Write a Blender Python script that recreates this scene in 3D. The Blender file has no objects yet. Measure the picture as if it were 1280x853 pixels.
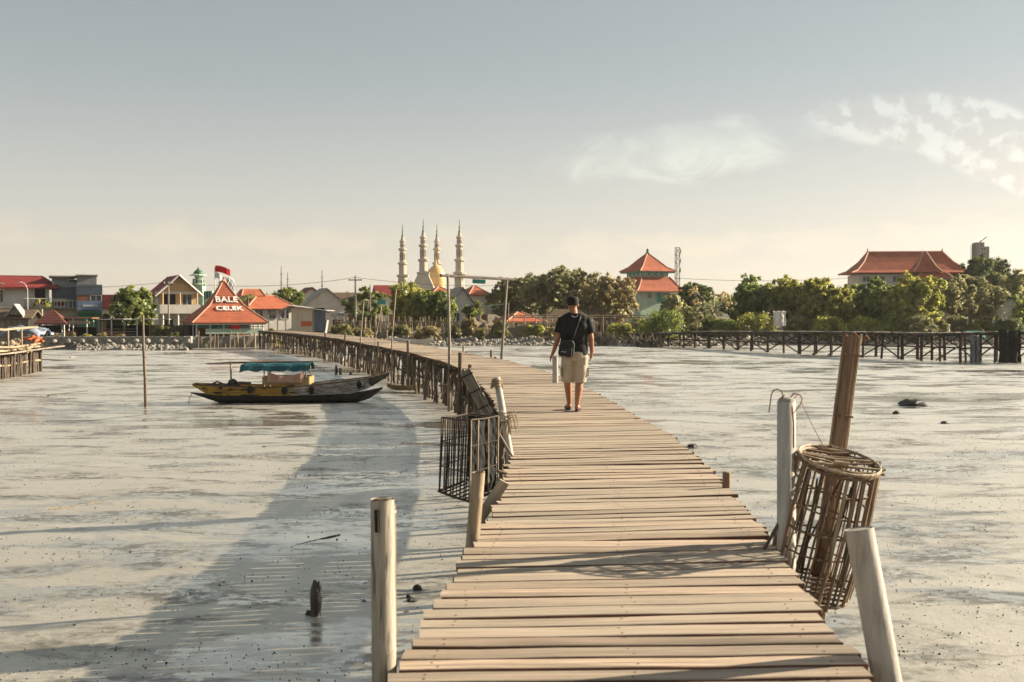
import bpy, math, random
import numpy as np
from mathutils import Vector, Matrix, Euler

SC = bpy.context.scene
COL = SC.collection
R = math.radians
# ------------------------------------------------------------------ camera
F, CX, CY, HOR = 1300.0, 640.0, 426.5, 388.0      # focal length, centre and horizon row in photograph pixels
CAMZ, DECK = 3.1, 1.47                            # eye height above the mud, deck height above the mud
PITCH = math.atan((CY - HOR) / F)
cam_data = bpy.data.cameras.new('camera')
cam = bpy.data.objects.new('camera', cam_data)
COL.objects.link(cam)
cam.location = (0, 0, CAMZ)
cam.rotation_euler = (math.pi / 2 - PITCH, 0, 0)
cam_data.sensor_width = 36.0
cam_data.lens = 36.0 * F / 1280.0
cam_data.clip_start = 0.1
cam_data.clip_end = 12000
cam_data.dof.use_dof = True
cam_data.dof.focus_distance = 15.0
cam_data.dof.aperture_fstop = 3.5
SC.camera = cam
# ------------------------------------------------------------------ light
SUN_EL, SUN_AZ = 21.0, 72.0                       # azimuth clockwise from the view direction
sun_dir = Vector((math.sin(R(SUN_AZ)) * math.cos(R(SUN_EL)), math.cos(R(SUN_AZ)) * math.cos(R(SUN_EL)), math.sin(R(SUN_EL))))
sun_data = bpy.data.lights.new('sun', 'SUN')
sun_data.energy = 5.0
sun_data.angle = R(0.5)
sun_data.color = (1.0, 0.86, 0.66)
sun = bpy.data.objects.new('sun', sun_data)
COL.objects.link(sun)
sun.rotation_euler = (-sun_dir).to_track_quat('-Z', 'Y').to_euler()

world = bpy.data.worlds.new('World')
SC.world = world
world.use_nodes = True
def build_world():
    nt = world.node_tree
    nt.nodes.clear()
    N = lambda t, **k: _node(nt, t, **k)
    L = nt.links.new
    sky = N('ShaderNodeTexSky')
    sky.sky_type = 'NISHITA'
    sky.sun_disc = False
    sky.sun_elevation = R(SUN_EL)
    sky.sun_rotation = R(SUN_AZ)
    sky.air_density = 0.8
    sky.dust_density = 0.7
    sky.ozone_density = 1.0
    hs = N('ShaderNodeHueSaturation')
    hs.inputs['Saturation'].default_value = 0.42
    hs.inputs['Value'].default_value = 1.0
    gm = N('ShaderNodeGamma'); gm.inputs['Gamma'].default_value = 0.58
    L(sky.outputs[0], gm.inputs['Color'])
    L(gm.outputs[0], hs.inputs['Color'])
    tc = N('ShaderNodeTexCoord')
    sep = N('ShaderNodeSeparateXYZ')
    L(tc.outputs['Generated'], sep.inputs[0])
    def M(op, a, b=None, c=None, clamp=False):
        n = N('ShaderNodeMath'); n.operation = op; n.use_clamp = clamp
        for i, q in enumerate((a, b, c)):
            if q is None: continue
            if isinstance(q, (int, float)): n.inputs[i].default_value = q
            else: L(q, n.inputs[i])
        return n.outputs[0]
    def MR(v, a, b, c=0.0, d=1.0):
        n = N('ShaderNodeMapRange'); n.interpolation_type = 'SMOOTHSTEP'
        L(v, n.inputs['Value'])
        for k, q in zip(('From Min', 'From Max', 'To Min', 'To Max'), (a, b, c, d)): n.inputs[k].default_value = q
        return n.outputs[0]
    def MIX(f, a, b, mode='MIX'):
        n = N('ShaderNodeMix'); n.data_type = 'RGBA'; n.blend_type = mode
        for s, q in ((n.inputs[0], f), (n.inputs[6], a), (n.inputs[7], b)):
            if isinstance(q, (int, float)): s.default_value = q
            elif isinstance(q, tuple): s.default_value = q
            else: L(q, s)
        return n.outputs[2]
    az = M('ARCTAN2', sep.outputs[0], sep.outputs[1])
    el = M('ARCSINE', sep.outputs[2])
    # the dusty band of air that lies along the whole horizon
    band = MR(el, 0.0, 0.27, 1.0, 0.0)
    col = MIX(1.0, hs.outputs[0], (0.75, 0.785, 0.75, 1), 'MULTIPLY')
    warm = MIX(1.0, hs.outputs[0], (1.13, 1.0, 0.85, 1), 'MULTIPLY')
    col = MIX(band, col, warm)
    # thin high cloud and cumulus, laid out by direction all round the sky
    comb = N('ShaderNodeCombineXYZ')
    L(M('MULTIPLY', az, 1.0), comb.inputs[0]); L(M('MULTIPLY', el, 2.2), comb.inputs[1])
    comb2 = N('ShaderNodeCombineXYZ'); L(az, comb2.inputs[0]); L(el, comb2.inputs[1])
    def noise(scale, detail, rough, off, dist=0.0, src=None):
        n = N('ShaderNodeTexNoise'); n.inputs['Scale'].default_value = scale
        n.inputs['Detail'].default_value = detail; n.inputs['Roughness'].default_value = rough
        n.inputs['Distortion'].default_value = dist
        mp = N('ShaderNodeMapping'); mp.inputs['Location'].default_value = off
        L((src or comb).outputs[0], mp.inputs[0]); L(mp.outputs[0], n.inputs['Vector'])
        return n.outputs[0]
    def ell(a0, e0, ra, re, tilt=0.0):
        da = M('SUBTRACT', az, a0); de = M('SUBTRACT', M('SUBTRACT', el, e0), M('MULTIPLY', da, tilt))
        d = M('ADD', M('POWER', M('ABSOLUTE', M('DIVIDE', da, ra)), 2.0), M('POWER', M('ABSOLUTE', M('DIVIDE', de, re)), 2.0))
        return MR(d, 0.0, 1.0, 1.0, 0.0)
    n_thin = noise(9.0, 9.0, 0.64, (3.1, 0.4, 0.0), 0.9)
    n_far = noise(2.2, 2.0, 0.5, (8.3, 2.2, 0.0))
    side = MR(M('ABSOLUTE', az), 0.62, 0.85)
    base = col
    # a thin brushed veil
    thin_mask = M('ADD', ell(0.165, 0.150, 0.19, 0.040, 0.10), M('MULTIPLY', side, MR(n_far, 0.5, 0.7)), clamp=True)
    thin = MR(M('ADD', n_thin, M('MULTIPLY', thin_mask, 0.30)), 0.56, 0.92)
    thin = M('MULTIPLY', thin, MR(thin_mask, 0.0, 0.75))
    thin = M('ADD', thin, M('MULTIPLY', ell(0.158, 0.132, 0.075, 0.024, 0.25), MR(n_thin, 0.40, 0.72, 0.0, 0.5)), clamp=True)
    col = MIX(M('MULTIPLY', thin, 0.95), col, MIX(1.0, base, (1.30, 1.32, 1.23, 1), 'MULTIPLY'))
    # cumulus: rounded billows, bright on the sunny upper side, dissolving below
    n1 = noise(34.0, 5.0, 0.55, (1.70, 5.20, 0.0), 0.25, comb2); n2 = noise(34.0, 5.0, 0.55, (1.70 + 0.006, 5.20 + 0.008, 0.0), 0.25, comb2)
    body = M('ADD', M('ADD', ell(0.365, 0.166, 0.115, 0.030, -0.10), ell(0.425, 0.146, 0.095, 0.044, -0.35), clamp=True),
             M('ADD', ell(0.470, 0.120, 0.050, 0.036, -0.30), M('MULTIPLY', side, MR(n_far, 0.60, 0.74))), clamp=True)
    puff = M('MULTIPLY', MR(M('ADD', M('MULTIPLY', body, 1.3), M('MULTIPLY', M('SUBTRACT', n1, 0.5), 2.1)), 0.22, 0.46), MR(M('ADD', body, M('MULTIPLY', M('SUBTRACT', n_thin, 0.5), 0.9)), 0.05, 0.75))
    rim = MR(M('SUBTRACT', n1, n2), -0.05, 0.09)
    shade = MIX(rim, MIX(1.0, base, (1.10, 1.045, 1.02, 1), 'MULTIPLY'), MIX(1.0, base, (1.36, 1.32, 1.27, 1), 'MULTIPLY'))
    veil = M('MULTIPLY', M('MULTIPLY', ell(0.42, 0.115, 0.20, 0.085, -0.10), 0.35), MR(n_thin, 0.35, 0.7))
    col = MIX(veil, col, MIX(1.0, base, (1.16, 1.10, 1.06, 1), 'MULTIPLY'))
    col = MIX(M('MULTIPLY', puff, 0.85), col, shade)
    # a low bank of far cumulus above the horizon
    low_mask = MR(M('ABSOLUTE', M('SUBTRACT', el, 0.066)), 0.0, 0.038, 1.0, 0.0)
    n_low = noise(14.0, 8.0, 0.6, (0.3, 7.7, 0.0), 0.3)
    low = MR(M('ADD', n_low, M('MULTIPLY', low_mask, 0.42)), 0.78, 1.0)
    col = MIX(M('MULTIPLY', low, 0.65), col, MIX(1.0, base, (1.17, 1.10, 1.03, 1), 'MULTIPLY'))
    bg = N('ShaderNodeBackground'); bg.inputs['Strength'].default_value = SKY
    L(col, bg.inputs['Color'])
    out = N('ShaderNodeOutputWorld')
    L(bg.outputs[0], out.inputs['Surface'])
def _node(nt, t, **k):
    n = nt.nodes.new(t)
    for a, b in k.items(): setattr(n, a, b)
    return n
SKY = 0.106
build_world()
vs = SC.view_settings
vs.view_transform = 'Standard'; vs.look = 'None'; vs.gamma = 1.0; vs.use_curve_mapping = False
vs.exposure = 1.4
SC.cycles.use_denoising = True
SC.cycles.use_adaptive_sampling = True
SC.cycles.adaptive_threshold = 0.02
SC.cycles.max_bounces = 6
SC.cycles.diffuse_bounces = 4
SC.cycles.glossy_bounces = 3
SC.cycles.transmission_bounces = 4
SC.cycles.transparent_max_bounces = 8
SC.cycles.volume_bounces = 0
SC.cycles.caustics_reflective = False
SC.cycles.caustics_refractive = False
# ------------------------------------------------------------------ helpers
_CT, _ST = math.cos(PITCH), math.sin(PITCH)
def ray(px, py):
    u = (px - CX) / F; v = (CY - py) / F
    return Vector((u, _CT + v * _ST, v * _CT - _ST))
def at(px, py, Y):
    d = ray(px, py); return Vector((0, 0, CAMZ)) + d * (Y / d.y)
def gnd(px, py, h=0.0):
    d = ray(px, py); return Vector((0, 0, CAMZ)) + d * ((h - CAMZ) / d.z)
def wx(px, Y): return (px - CX) / F * Y
def wz(py, Y): return CAMZ + (HOR - py) / F * Y

class MB:
    def __init__(s): s.v = []; s.f = []; s.m = []
    def add(s, vs, fs, m=0):
        o = len(s.v); s.v.extend(tuple(p) for p in vs)
        for f in fs: s.f.append(tuple(i + o for i in f)); s.m.append(m)
    def box(s, c, size, rot=None, m=0):
        c = Vector(c); hx, hy, hz = size[0] / 2, size[1] / 2, size[2] / 2
        vs = [Vector((x, y, z)) for z in (-hz, hz) for x, y in ((-hx, -hy), (hx, -hy), (hx, hy), (-hx, hy))]
        if rot is not None:
            q = Matrix.Rotation(rot, 3, 'Z') if isinstance(rot, (int, float)) else rot
            vs = [q @ p for p in vs]
        s.add([p + c for p in vs], [(3, 2, 1, 0), (4, 5, 6, 7), (0, 1, 5, 4), (1, 2, 6, 5), (2, 3, 7, 6), (3, 0, 4, 7)], m)
        return s
    def tube(s, pts, rad, n=8, m=0, cap=True, squash=None):
        pts = [Vector(p) for p in pts]
        if isinstance(rad, (int, float)): rad = [rad] * len(pts)
        vs = []; prev = None
        for i, p in enumerate(pts):
            t = (pts[min(i + 1, len(pts) - 1)] - pts[max(i - 1, 0)])
            t = t.normalized() if t.length > 1e-9 else Vector((0, 0, 1))
            if prev is None:
                a = t.cross(Vector((0, 1, 0))) if abs(t.y) < 0.9 else t.cross(Vector((1, 0, 0)))
            else:
                a = prev - t * prev.dot(t)
            a.normalize(); prev = a; b = t.cross(a)
            for k in range(n):
                g = 2 * math.pi * k / n
                q = squash if squash else 1.0
                vs.append(p + (a * math.cos(g) + b * math.sin(g) * q) * rad[i])
        fs = []
        for i in range(len(pts) - 1):
            for k in range(n):
                k2 = (k + 1) % n
                fs.append((i * n + k, i * n + k2, (i + 1) * n + k2, (i + 1) * n + k))
        if cap:
            fs.append(tuple(range(n - 1, -1, -1))); o = (len(pts) - 1) * n
            fs.append(tuple(range(o, o + n)))
        s.add(vs, fs, m); return s
    def lathe(s, prof, n=16, c=(0, 0, 0), m=0, cap=True, sx=1.0, sy=1.0):
        c = Vector(c); vs = []
        for r, z in prof:
            for k in range(n):
                g = 2 * math.pi * (k + .5) / n
                vs.append(c + Vector((r * math.cos(g) * sx, r * math.sin(g) * sy, z)))
        fs = []
        for i in range(len(prof) - 1):
            for k in range(n):
                k2 = (k + 1) % n
                fs.append((i * n + k, i * n + k2, (i + 1) * n + k2, (i + 1) * n + k))
        if cap:
            fs.append(tuple(range(n - 1, -1, -1))); o = (len(prof) - 1) * n
            fs.append(tuple(range(o, o + n)))
        s.add(vs, fs, m); return s
    def rings(s, rg, c=(0, 0, 0), m=0):
        """rectangular rings (half_x, half_y, z): hipped roofs of any profile"""
        c = Vector(c); vs = []
        for hx, hy, z in rg:
            vs += [c + Vector(p) for p in ((-hx, -hy, z), (hx, -hy, z), (hx, hy, z), (-hx, hy, z))]
        fs = [(3, 2, 1, 0)]
        for i in range(len(rg) - 1):
            for k in range(4):
                k2 = (k + 1) % 4
                fs.append((i * 4 + k, i * 4 + k2, i * 4 + 4 + k2, i * 4 + 4 + k))
        o = 4 * (len(rg) - 1); fs.append((o, o + 1, o + 2, o + 3))
        s.add(vs, fs, m); return s
    def prism(s, outline, a, b, axis='y', m=0):
        """outline of 2-D points extruded from a to b along the axis"""
        def P(p, q):
            return (p[0], q, p[1]) if axis == 'y' else ((q, p[0], p[1]) if axis == 'x' else (p[0], p[1], q))
        n = len(outline)
        vs = [P(p, a) for p in outline] + [P(p, b) for p in outline]
        fs = [tuple(range(n)), tuple(range(2 * n - 1, n - 1, -1))]
        for k in range(n):
            k2 = (k + 1) % n
            fs.append((k2, k, n + k, n + k2))
        s.add(vs, fs, m); return s
    def mesh(s, name, mats=None, smooth=False):
        me = bpy.data.meshes.new(name); me.from_pydata(s.v, [], s.f)
        if mats is not None:
            for q in (mats if isinstance(mats, (list, tuple)) else [mats]): me.materials.append(q)
        if any(s.m): me.polygons.foreach_set('material_index', s.m)
        if smooth: me.polygons.foreach_set('use_smooth', [True] * len(s.f))
        me.update(); return me
    def build(s, name, mats, parent=None, loc=None, rot=None, smooth=False):
        return place(name, s.mesh(name, mats, smooth), parent, loc, rot)

def place(name, me, parent=None, loc=None, rot=None, scale=None):
    o = bpy.data.objects.new(name, me); COL.objects.link(o)
    if parent is not None: o.parent = parent
    if loc is not None: o.location = loc
    if rot is not None: o.rotation_euler = rot if not isinstance(rot, (int, float)) else (0, 0, rot)
    if scale is not None: o.scale = scale
    return o
def tag(o, label=None, cat=None, group=None, kind=None):
    if label: o['label'] = label
    if cat: o['category'] = cat
    if group: o['group'] = group
    if kind: o['kind'] = kind
    return o
def thing(name, label, cat, loc=(0, 0, 0), rz=0.0, group=None):
    o = bpy.data.objects.new(name, None); COL.objects.link(o)
    o.empty_display_size = 0.2
    o.location = loc; o.rotation_euler = (0, 0, rz)
    return tag(o, label, cat, group)
def npmesh(name, V, Q, mat, attr=None):
    """V (n,3) and quads or triangles Q (m,k) straight into a mesh"""
    me = bpy.data.meshes.new(name); k = Q.shape[1]
    me.vertices.add(len(V)); me.vertices.foreach_set('co', V.astype(np.float32).ravel())
    me.loops.add(Q.size); me.loops.foreach_set('vertex_index', Q.astype(np.int32).ravel())
    me.polygons.add(len(Q)); me.polygons.foreach_set('loop_start', np.arange(0, Q.size, k, dtype=np.int32))
    if mat: me.materials.append(mat)
    if attr is not None:
        a = me.attributes.new('tint', 'FLOAT', 'FACE'); a.data.foreach_set('value', attr.astype(np.float32))
    me.update(calc_edges=True); me.validate(); return me

# ------------------------------------------------------------------ materials
def mat(name, c1, c2=None, rough=0.8, scale=3.0, detail=6.0, stretch=None, bump=0.0, bscale=None, metal=0.0, var=0.0,
        c3=None, c3lo=0.62, c3hi=0.72, c3scale=1.5, spec=0.3, lo=0.35, hi=0.65, coords='Object'):
    """noise between c1 and c2, worn patches of c3, brightness varied from object to object by var"""
    m = bpy.data.materials.new(name); m.use_nodes = True
    nt = m.node_tree; L = nt.links.new
    b = nt.nodes['Principled BSDF']
    b.inputs['Roughness'].default_value = rough; b.inputs['Metallic'].default_value = metal
    b.inputs['Specular IOR Level'].default_value = spec
    tc = nt.nodes.new('ShaderNodeTexCoord'); oi = nt.nodes.new('ShaderNodeObjectInfo')
    mp = nt.nodes.new('ShaderNodeMapping')
    if stretch: mp.inputs['Scale'].default_value = stretch
    L(tc.outputs[coords], mp.inputs[0])
    off = nt.nodes.new('ShaderNodeVectorMath'); off.operation = 'ADD'
    sc = nt.nodes.new('ShaderNodeMath'); sc.operation = 'MULTIPLY'; sc.inputs[1].default_value = 37.0
    L(oi.outputs['Random'], sc.inputs[0]); L(mp.outputs[0], off.inputs[0]); L(sc.outputs[0], off.inputs[1])
    def nz(s, d):
        n = nt.nodes.new('ShaderNodeTexNoise'); n.inputs['Scale'].default_value = s; n.inputs['Detail'].default_value = d
        n.inputs['Roughness'].default_value = 0.6; L(off.outputs[0], n.inputs['Vector']); return n.outputs[0]
    def mr(v, a, bb, c=0.0, d=1.0):
        n = nt.nodes.new('ShaderNodeMapRange'); L(v, n.inputs[0])
        for i, q in enumerate((a, bb, c, d)): n.inputs[i + 1].default_value = q
        return n.outputs[0]
    def mix(f, a, bb, mode='MIX'):
        n = nt.nodes.new('ShaderNodeMix'); n.data_type = 'RGBA'; n.blend_type = mode
        for s, q in ((n.inputs[0], f), (n.inputs[6], a), (n.inputs[7], bb)):
            if isinstance(q, (int, float)): s.default_value = q
            elif isinstance(q, tuple): s.default_value = (*q[:3], 1)
            else: L(q, s)
        return n.outputs[2]
    if c2 is None: c2 = tuple(x * 0.75 for x in c1)
    n1 = nz(scale, detail)
    col = mix(mr(n1, lo, hi), c1, c2)
    if c3: col = mix(mr(nz(c3scale, 5.0), c3lo, c3hi), col, c3)
    if var:
        k = mr(oi.outputs['Random'], 0, 1, 1 - var, 1 + var)
        cc = nt.nodes.new('ShaderNodeCombineXYZ')
        for i in range(3): L(k, cc.inputs[i])
        col = mix(1.0, col, cc.outputs[0], 'MULTIPLY')
    L(col, b.inputs['Base Color'])
    if bump:
        bp = nt.nodes.new('ShaderNodeBump'); bp.inputs['Strength'].default_value = 1.0; bp.inputs['Distance'].default_value = bump
        L(nz(bscale or scale * 3, 6.0), bp.inputs['Height']); L(bp.outputs[0], b.inputs['Normal'])
    return m
def tiles(name, c1, c2, pitch=0.25, course=0.3):
    """roof tiles seen from afar: colour mottled tile by tile, with fine relief"""
    m = mat(name, c1, c2, rough=0.75, scale=1.2, var=0.06)
    nt = m.node_tree; L = nt.links.new; b = nt.nodes['Principled BSDF']
    tc = nt.nodes.new('ShaderNodeTexCoord')
    w = nt.nodes.new('ShaderNodeTexWave'); w.bands_direction = 'Z'; w.inputs['Scale'].default_value = 0.35 / course * 2
    w.inputs['Distortion'].default_value = 0.6; w.inputs['Detail'].default_value = 2.0
    L(tc.outputs['Object'], w.inputs['Vector'])
    bp = nt.nodes.new('ShaderNodeBump'); bp.inputs['Distance'].default_value = 0.05; bp.inputs['Strength'].default_value = 0.7
    L(w.outputs['Fac'], bp.inputs['Height']); L(bp.outputs[0], b.inputs['Normal'])
    return m
def leafmat(name, dark, light, trans=0.68):
    m = bpy.data.materials.new(name); m.use_nodes = True
    nt = m.node_tree; L = nt.links.new; nt.nodes.remove(nt.nodes['Principled BSDF'])
    at_ = nt.nodes.new('ShaderNodeAttribute'); at_.attribute_name = 'tint'
    oi = nt.nodes.new('ShaderNodeObjectInfo')
    mx = nt.nodes.new('ShaderNodeMix'); mx.data_type = 'RGBA'
    mx.inputs[6].default_value = (*dark, 1); mx.inputs[7].default_value = (*light, 1)
    L(at_.outputs['Fac'], mx.inputs[0])
    hs = nt.nodes.new('ShaderNodeHueSaturation')
    mr = nt.nodes.new('ShaderNodeMapRange'); L(oi.outputs['Random'], mr.inputs[0]); mr.inputs[3].default_value = 0.95; mr.inputs[4].default_value = 1.35
    L(mr.outputs[0], hs.inputs['Value']); L(mx.outputs[2], hs.inputs['Color'])
    d = nt.nodes.new('ShaderNodeBsdfDiffuse'); t = nt.nodes.new('ShaderNodeBsdfTranslucent')
    g = nt.nodes.new('ShaderNodeBsdfGlossy'); g.inputs['Roughness'].default_value = 0.45
    L(hs.outputs[0], d.inputs['Color']); L(hs.outputs[0], t.inputs['Color'])
    s = nt.nodes.new('ShaderNodeMixShader'); s.inputs[0].default_value = trans
    L(d.outputs[0], s.inputs[1]); L(t.outputs[0], s.inputs[2])
    s2 = nt.nodes.new('ShaderNodeMixShader'); s2.inputs[0].default_value = 0.04
    L(s.outputs[0], s2.inputs[1]); L(g.outputs[0], s2.inputs[2])
    L(s2.outputs[0], nt.nodes['Material Output'].inputs['Surface'])
    return m

M = {}
M['plank'] = mat('plank_wood', (0.53, 0.41, 0.305), (0.34, 0.25, 0.18), rough=0.8, scale=5, stretch=(0.45, 9, 9), bump=0.006, bscale=10, var=0.30,
                 c3=(0.22, 0.18, 0.135), c3lo=0.46, c3hi=0.66, c3scale=1.5, spec=0.2, lo=0.38, hi=0.68)
def weather(m, grey):
    """boards of different age: some greyer than others"""
    nt = m.node_tree; L = nt.links.new; b = nt.nodes['Principled BSDF']; src = b.inputs['Base Color'].links[0].from_socket
    oi = nt.nodes.new('ShaderNodeObjectInfo'); k = nt.nodes.new('ShaderNodeMath'); k.operation = 'MULTIPLY'; k.inputs[1].default_value = 7.31
    f = nt.nodes.new('ShaderNodeMath'); f.operation = 'FRACT'; L(oi.outputs['Random'], k.inputs[0]); L(k.outputs[0], f.inputs[0])
    r = nt.nodes.new('ShaderNodeMapRange'); L(f.outputs[0], r.inputs[0]); r.inputs[3].default_value = 0.0; r.inputs[4].default_value = 0.75
    x = nt.nodes.new('ShaderNodeMix'); x.data_type = 'RGBA'; L(r.outputs[0], x.inputs[0]); L(src, x.inputs[6]); x.inputs[7].default_value = (*grey, 1)
    # drying cracks and dark grain running along the board
    tc = nt.nodes.new('ShaderNodeTexCoord'); mp = nt.nodes.new('ShaderNodeMapping'); mp.inputs['Scale'].default_value = (0.9, 34, 34); L(tc.outputs['Object'], mp.inputs[0])
    of = nt.nodes.new('ShaderNodeVectorMath'); of.operation = 'ADD'; sc = nt.nodes.new('ShaderNodeMath'); sc.operation = 'MULTIPLY'; sc.inputs[1].default_value = 91.0
    L(oi.outputs['Random'], sc.inputs[0]); L(mp.outputs[0], of.inputs[0]); L(sc.outputs[0], of.inputs[1])
    nz = nt.nodes.new('ShaderNodeTexNoise'); nz.inputs['Scale'].default_value = 1.6; nz.inputs['Detail'].default_value = 6; nz.inputs['Roughness'].default_value = .65; L(of.outputs[0], nz.inputs['Vector'])
    cr = nt.nodes.new('ShaderNodeMapRange'); L(nz.outputs[0], cr.inputs[0]); cr.inputs[1].default_value = .56; cr.inputs[2].default_value = .70; cr.inputs[4].default_value = .62
    y = nt.nodes.new('ShaderNodeMix'); y.data_type = 'RGBA'; L(cr.outputs[0], y.inputs[0]); L(x.outputs[2], y.inputs[6]); y.inputs[7].default_value = (0.15, 0.105, 0.075, 1)
    L(y.outputs[2], b.inputs['Base Color'])
weather(M['plank'], (0.40, 0.345, 0.27))
M['bamboo'] = mat('bamboo_pale', (0.42, 0.33, 0.22), (0.27, 0.20, 0.13), rough=0.6, scale=6, stretch=(3, 3, 0.6), bump=0.004, var=0.15,
                  c3=(0.13, 0.105, 0.08), c3lo=0.50, c3hi=0.70, c3scale=3.0)
M['gap_shade'] = mat('shaded_plank_edge', (0.20, 0.095, 0.06), (0.12, 0.06, 0.04), rough=0.85, scale=6, var=0.3)  # reddish-brown plank edges, darkened to paint shade into the deck gaps
M['bamboo_old'] = mat('bamboo_weathered', (0.46, 0.41, 0.33), (0.27, 0.235, 0.185), rough=0.75, scale=7, stretch=(5, 5, 0.5), bump=0.006, bscale=9, c3=(0.15, 0.125, 0.095), c3lo=0.53, c3hi=0.62, c3scale=6.5)
M['bamboo_grey'] = mat('bamboo_grey', (0.30, 0.26, 0.20), (0.17, 0.14, 0.11), rough=0.8, scale=5, stretch=(3, 3, 0.5), bump=0.003, var=0.25)
M['bamboo_red'] = mat('bamboo_stained', (0.24, 0.155, 0.095), (0.13, 0.08, 0.05), rough=0.6, scale=6, stretch=(3, 3, 0.6), bump=0.002, var=0.15)
M['post'] = mat('wet_post', (0.16, 0.125, 0.09), (0.065, 0.05, 0.038), rough=0.8, scale=4, stretch=(3, 3, 0.5), bump=0.006, var=0.45, c3=(0.30, 0.26, 0.21), c3lo=0.55, c3hi=0.7)
M['beam'] = mat('dark_beam', (0.12, 0.09, 0.065), (0.06, 0.045, 0.035), rough=0.85, scale=4, bump=0.004, var=0.3)
M['pier'] = mat('pier_timber', (0.085, 0.068, 0.053), (0.04, 0.033, 0.027), rough=0.85, scale=4, bump=0.004, var=0.4)
M['pvc'] = mat('weathered_pipe', (0.50, 0.46, 0.40), (0.34, 0.305, 0.26), rough=0.7, scale=5, stretch=(3, 3, 0.5), bump=0.004, bscale=14, c3=(0.20, 0.165, 0.13), c3lo=0.52, c3hi=0.74, c3scale=4)
M['concrete'] = mat('concrete', (0.34, 0.32, 0.28), (0.22, 0.205, 0.18), rough=0.9, scale=2.5, bump=0.01, c3=(0.12, 0.11, 0.10), c3lo=0.6, c3hi=0.8)
M['rust'] = mat('rusty_steel', (0.20, 0.09, 0.055), (0.11, 0.05, 0.035), rough=0.8, scale=20, bump=0.001)
M['iron'] = mat('dark_iron', (0.09, 0.08, 0.07), (0.05, 0.045, 0.04), rough=0.6, scale=8, metal=0.3)
M['net'] = mat('dark_net', (0.022, 0.024, 0.022), (0.012, 0.013, 0.012), rough=0.9, scale=30, bump=0.01)
M['rope'] = mat('frayed_rope', (0.40, 0.31, 0.20), (0.24, 0.18, 0.11), rough=0.9, scale=40)
M['white'] = mat('white_wall', (0.68, 0.65, 0.60), (0.55, 0.52, 0.47), rough=0.85, scale=0.8, c3=(0.36, 0.33, 0.29), c3lo=0.62, c3hi=0.85, c3scale=0.7)
M['cream'] = mat('cream_wall', (0.62, 0.55, 0.42), (0.50, 0.43, 0.32), rough=0.85, scale=0.8, c3=(0.34, 0.29, 0.22), c3lo=0.62, c3hi=0.85)
M['yellow_wall'] = mat('ochre_wall', (0.60, 0.43, 0.22), (0.50, 0.34, 0.17), rough=0.85, scale=0.9)
M['grey_wall'] = mat('grey_wall', (0.27, 0.27, 0.27), (0.20, 0.20, 0.205), rough=0.85, scale=0.9, c3=(0.13, 0.13, 0.13), c3lo=0.6, c3hi=0.8)
M['blue_wall'] = mat('blue_grey_panel', (0.12, 0.145, 0.19), (0.085, 0.10, 0.135), rough=0.7, scale=0.9)
M['mint'] = mat('mint_wall', (0.42, 0.54, 0.43), (0.33, 0.44, 0.35), rough=0.8, scale=0.8)
M['teal'] = mat('teal_paint', (0.075, 0.33, 0.29), (0.05, 0.24, 0.21), rough=0.6, scale=1.5)
M['green'] = mat('green_shutter', (0.10, 0.30, 0.19), (0.07, 0.22, 0.14), rough=0.7, scale=1.5)
M['bluesign'] = mat('blue_sign', (0.13, 0.20, 0.33), (0.20, 0.26, 0.36), rough=0.5, scale=2.5)
M['orange'] = mat('orange_panel', (0.52, 0.13, 0.045), (0.40, 0.10, 0.04), rough=0.6, scale=1.5)
M['brown'] = mat('brown_door', (0.30, 0.13, 0.055), (0.22, 0.09, 0.04), rough=0.6, scale=1.2)
M['tile'] = tiles('terracotta_tile', (0.47, 0.14, 0.07), (0.34, 0.095, 0.05))
M['tile_red'] = tiles('red_tile', (0.24, 0.032, 0.028), (0.17, 0.026, 0.023))
M['tile_dark'] = tiles('maroon_tile', (0.16, 0.055, 0.04), (0.10, 0.035, 0.03))
M['tile_grey'] = tiles('grey_roof', (0.34, 0.31, 0.28), (0.24, 0.22, 0.20))
M['ridge'] = mat('ridge_cap', (0.58, 0.36, 0.25), (0.46, 0.27, 0.18), rough=0.8, scale=2)
M['zinc'] = mat('zinc_sheet', (0.42, 0.40, 0.37), (0.30, 0.28, 0.26), rough=0.55, scale=1.5, stretch=(6, 0.6, 1), bump=0.02, bscale=2.0, c3=(0.24, 0.13, 0.08), c3lo=0.6, c3hi=0.8)
M['thatch'] = mat('thatch', (0.20, 0.145, 0.095), (0.11, 0.08, 0.055), rough=0.95, scale=6, bump=0.06)
M['frame'] = mat('window_frame', (0.66, 0.63, 0.57), (0.58, 0.55, 0.50), rough=0.6, scale=2)
M['glass'] = mat('window_glass', (0.022, 0.024, 0.026), (0.035, 0.037, 0.04), rough=0.08, scale=1, spec=0.5)
M['dark'] = mat('dark_interior', (0.03, 0.026, 0.022), (0.018, 0.016, 0.014), rough=0.9, scale=1)  # near-black colour painting the shade of interiors and recesses; also small dark parts
M['stone'] = mat('pale_minaret_stone', (0.52, 0.45, 0.35), (0.45, 0.385, 0.30), rough=0.85, scale=0.3)
M['gold'] = mat('gold_dome', (0.62, 0.40, 0.16), (0.55, 0.34, 0.13), rough=0.45, scale=0.3, spec=0.5)
M['green_tip'] = mat('green_finial', (0.06, 0.15, 0.10), (0.045, 0.11, 0.075), rough=0.5, scale=1)
M['flag_red'] = mat('red_cloth', (0.62, 0.02, 0.02), (0.5, 0.016, 0.018), rough=0.8, scale=2)
M['flag_white'] = mat('white_cloth', (0.75, 0.72, 0.68), (0.66, 0.63, 0.6), rough=0.8, scale=2)
M['letter'] = mat('white_lettering', (0.80, 0.78, 0.74), (0.70, 0.68, 0.64), rough=0.7, scale=2)
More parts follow.
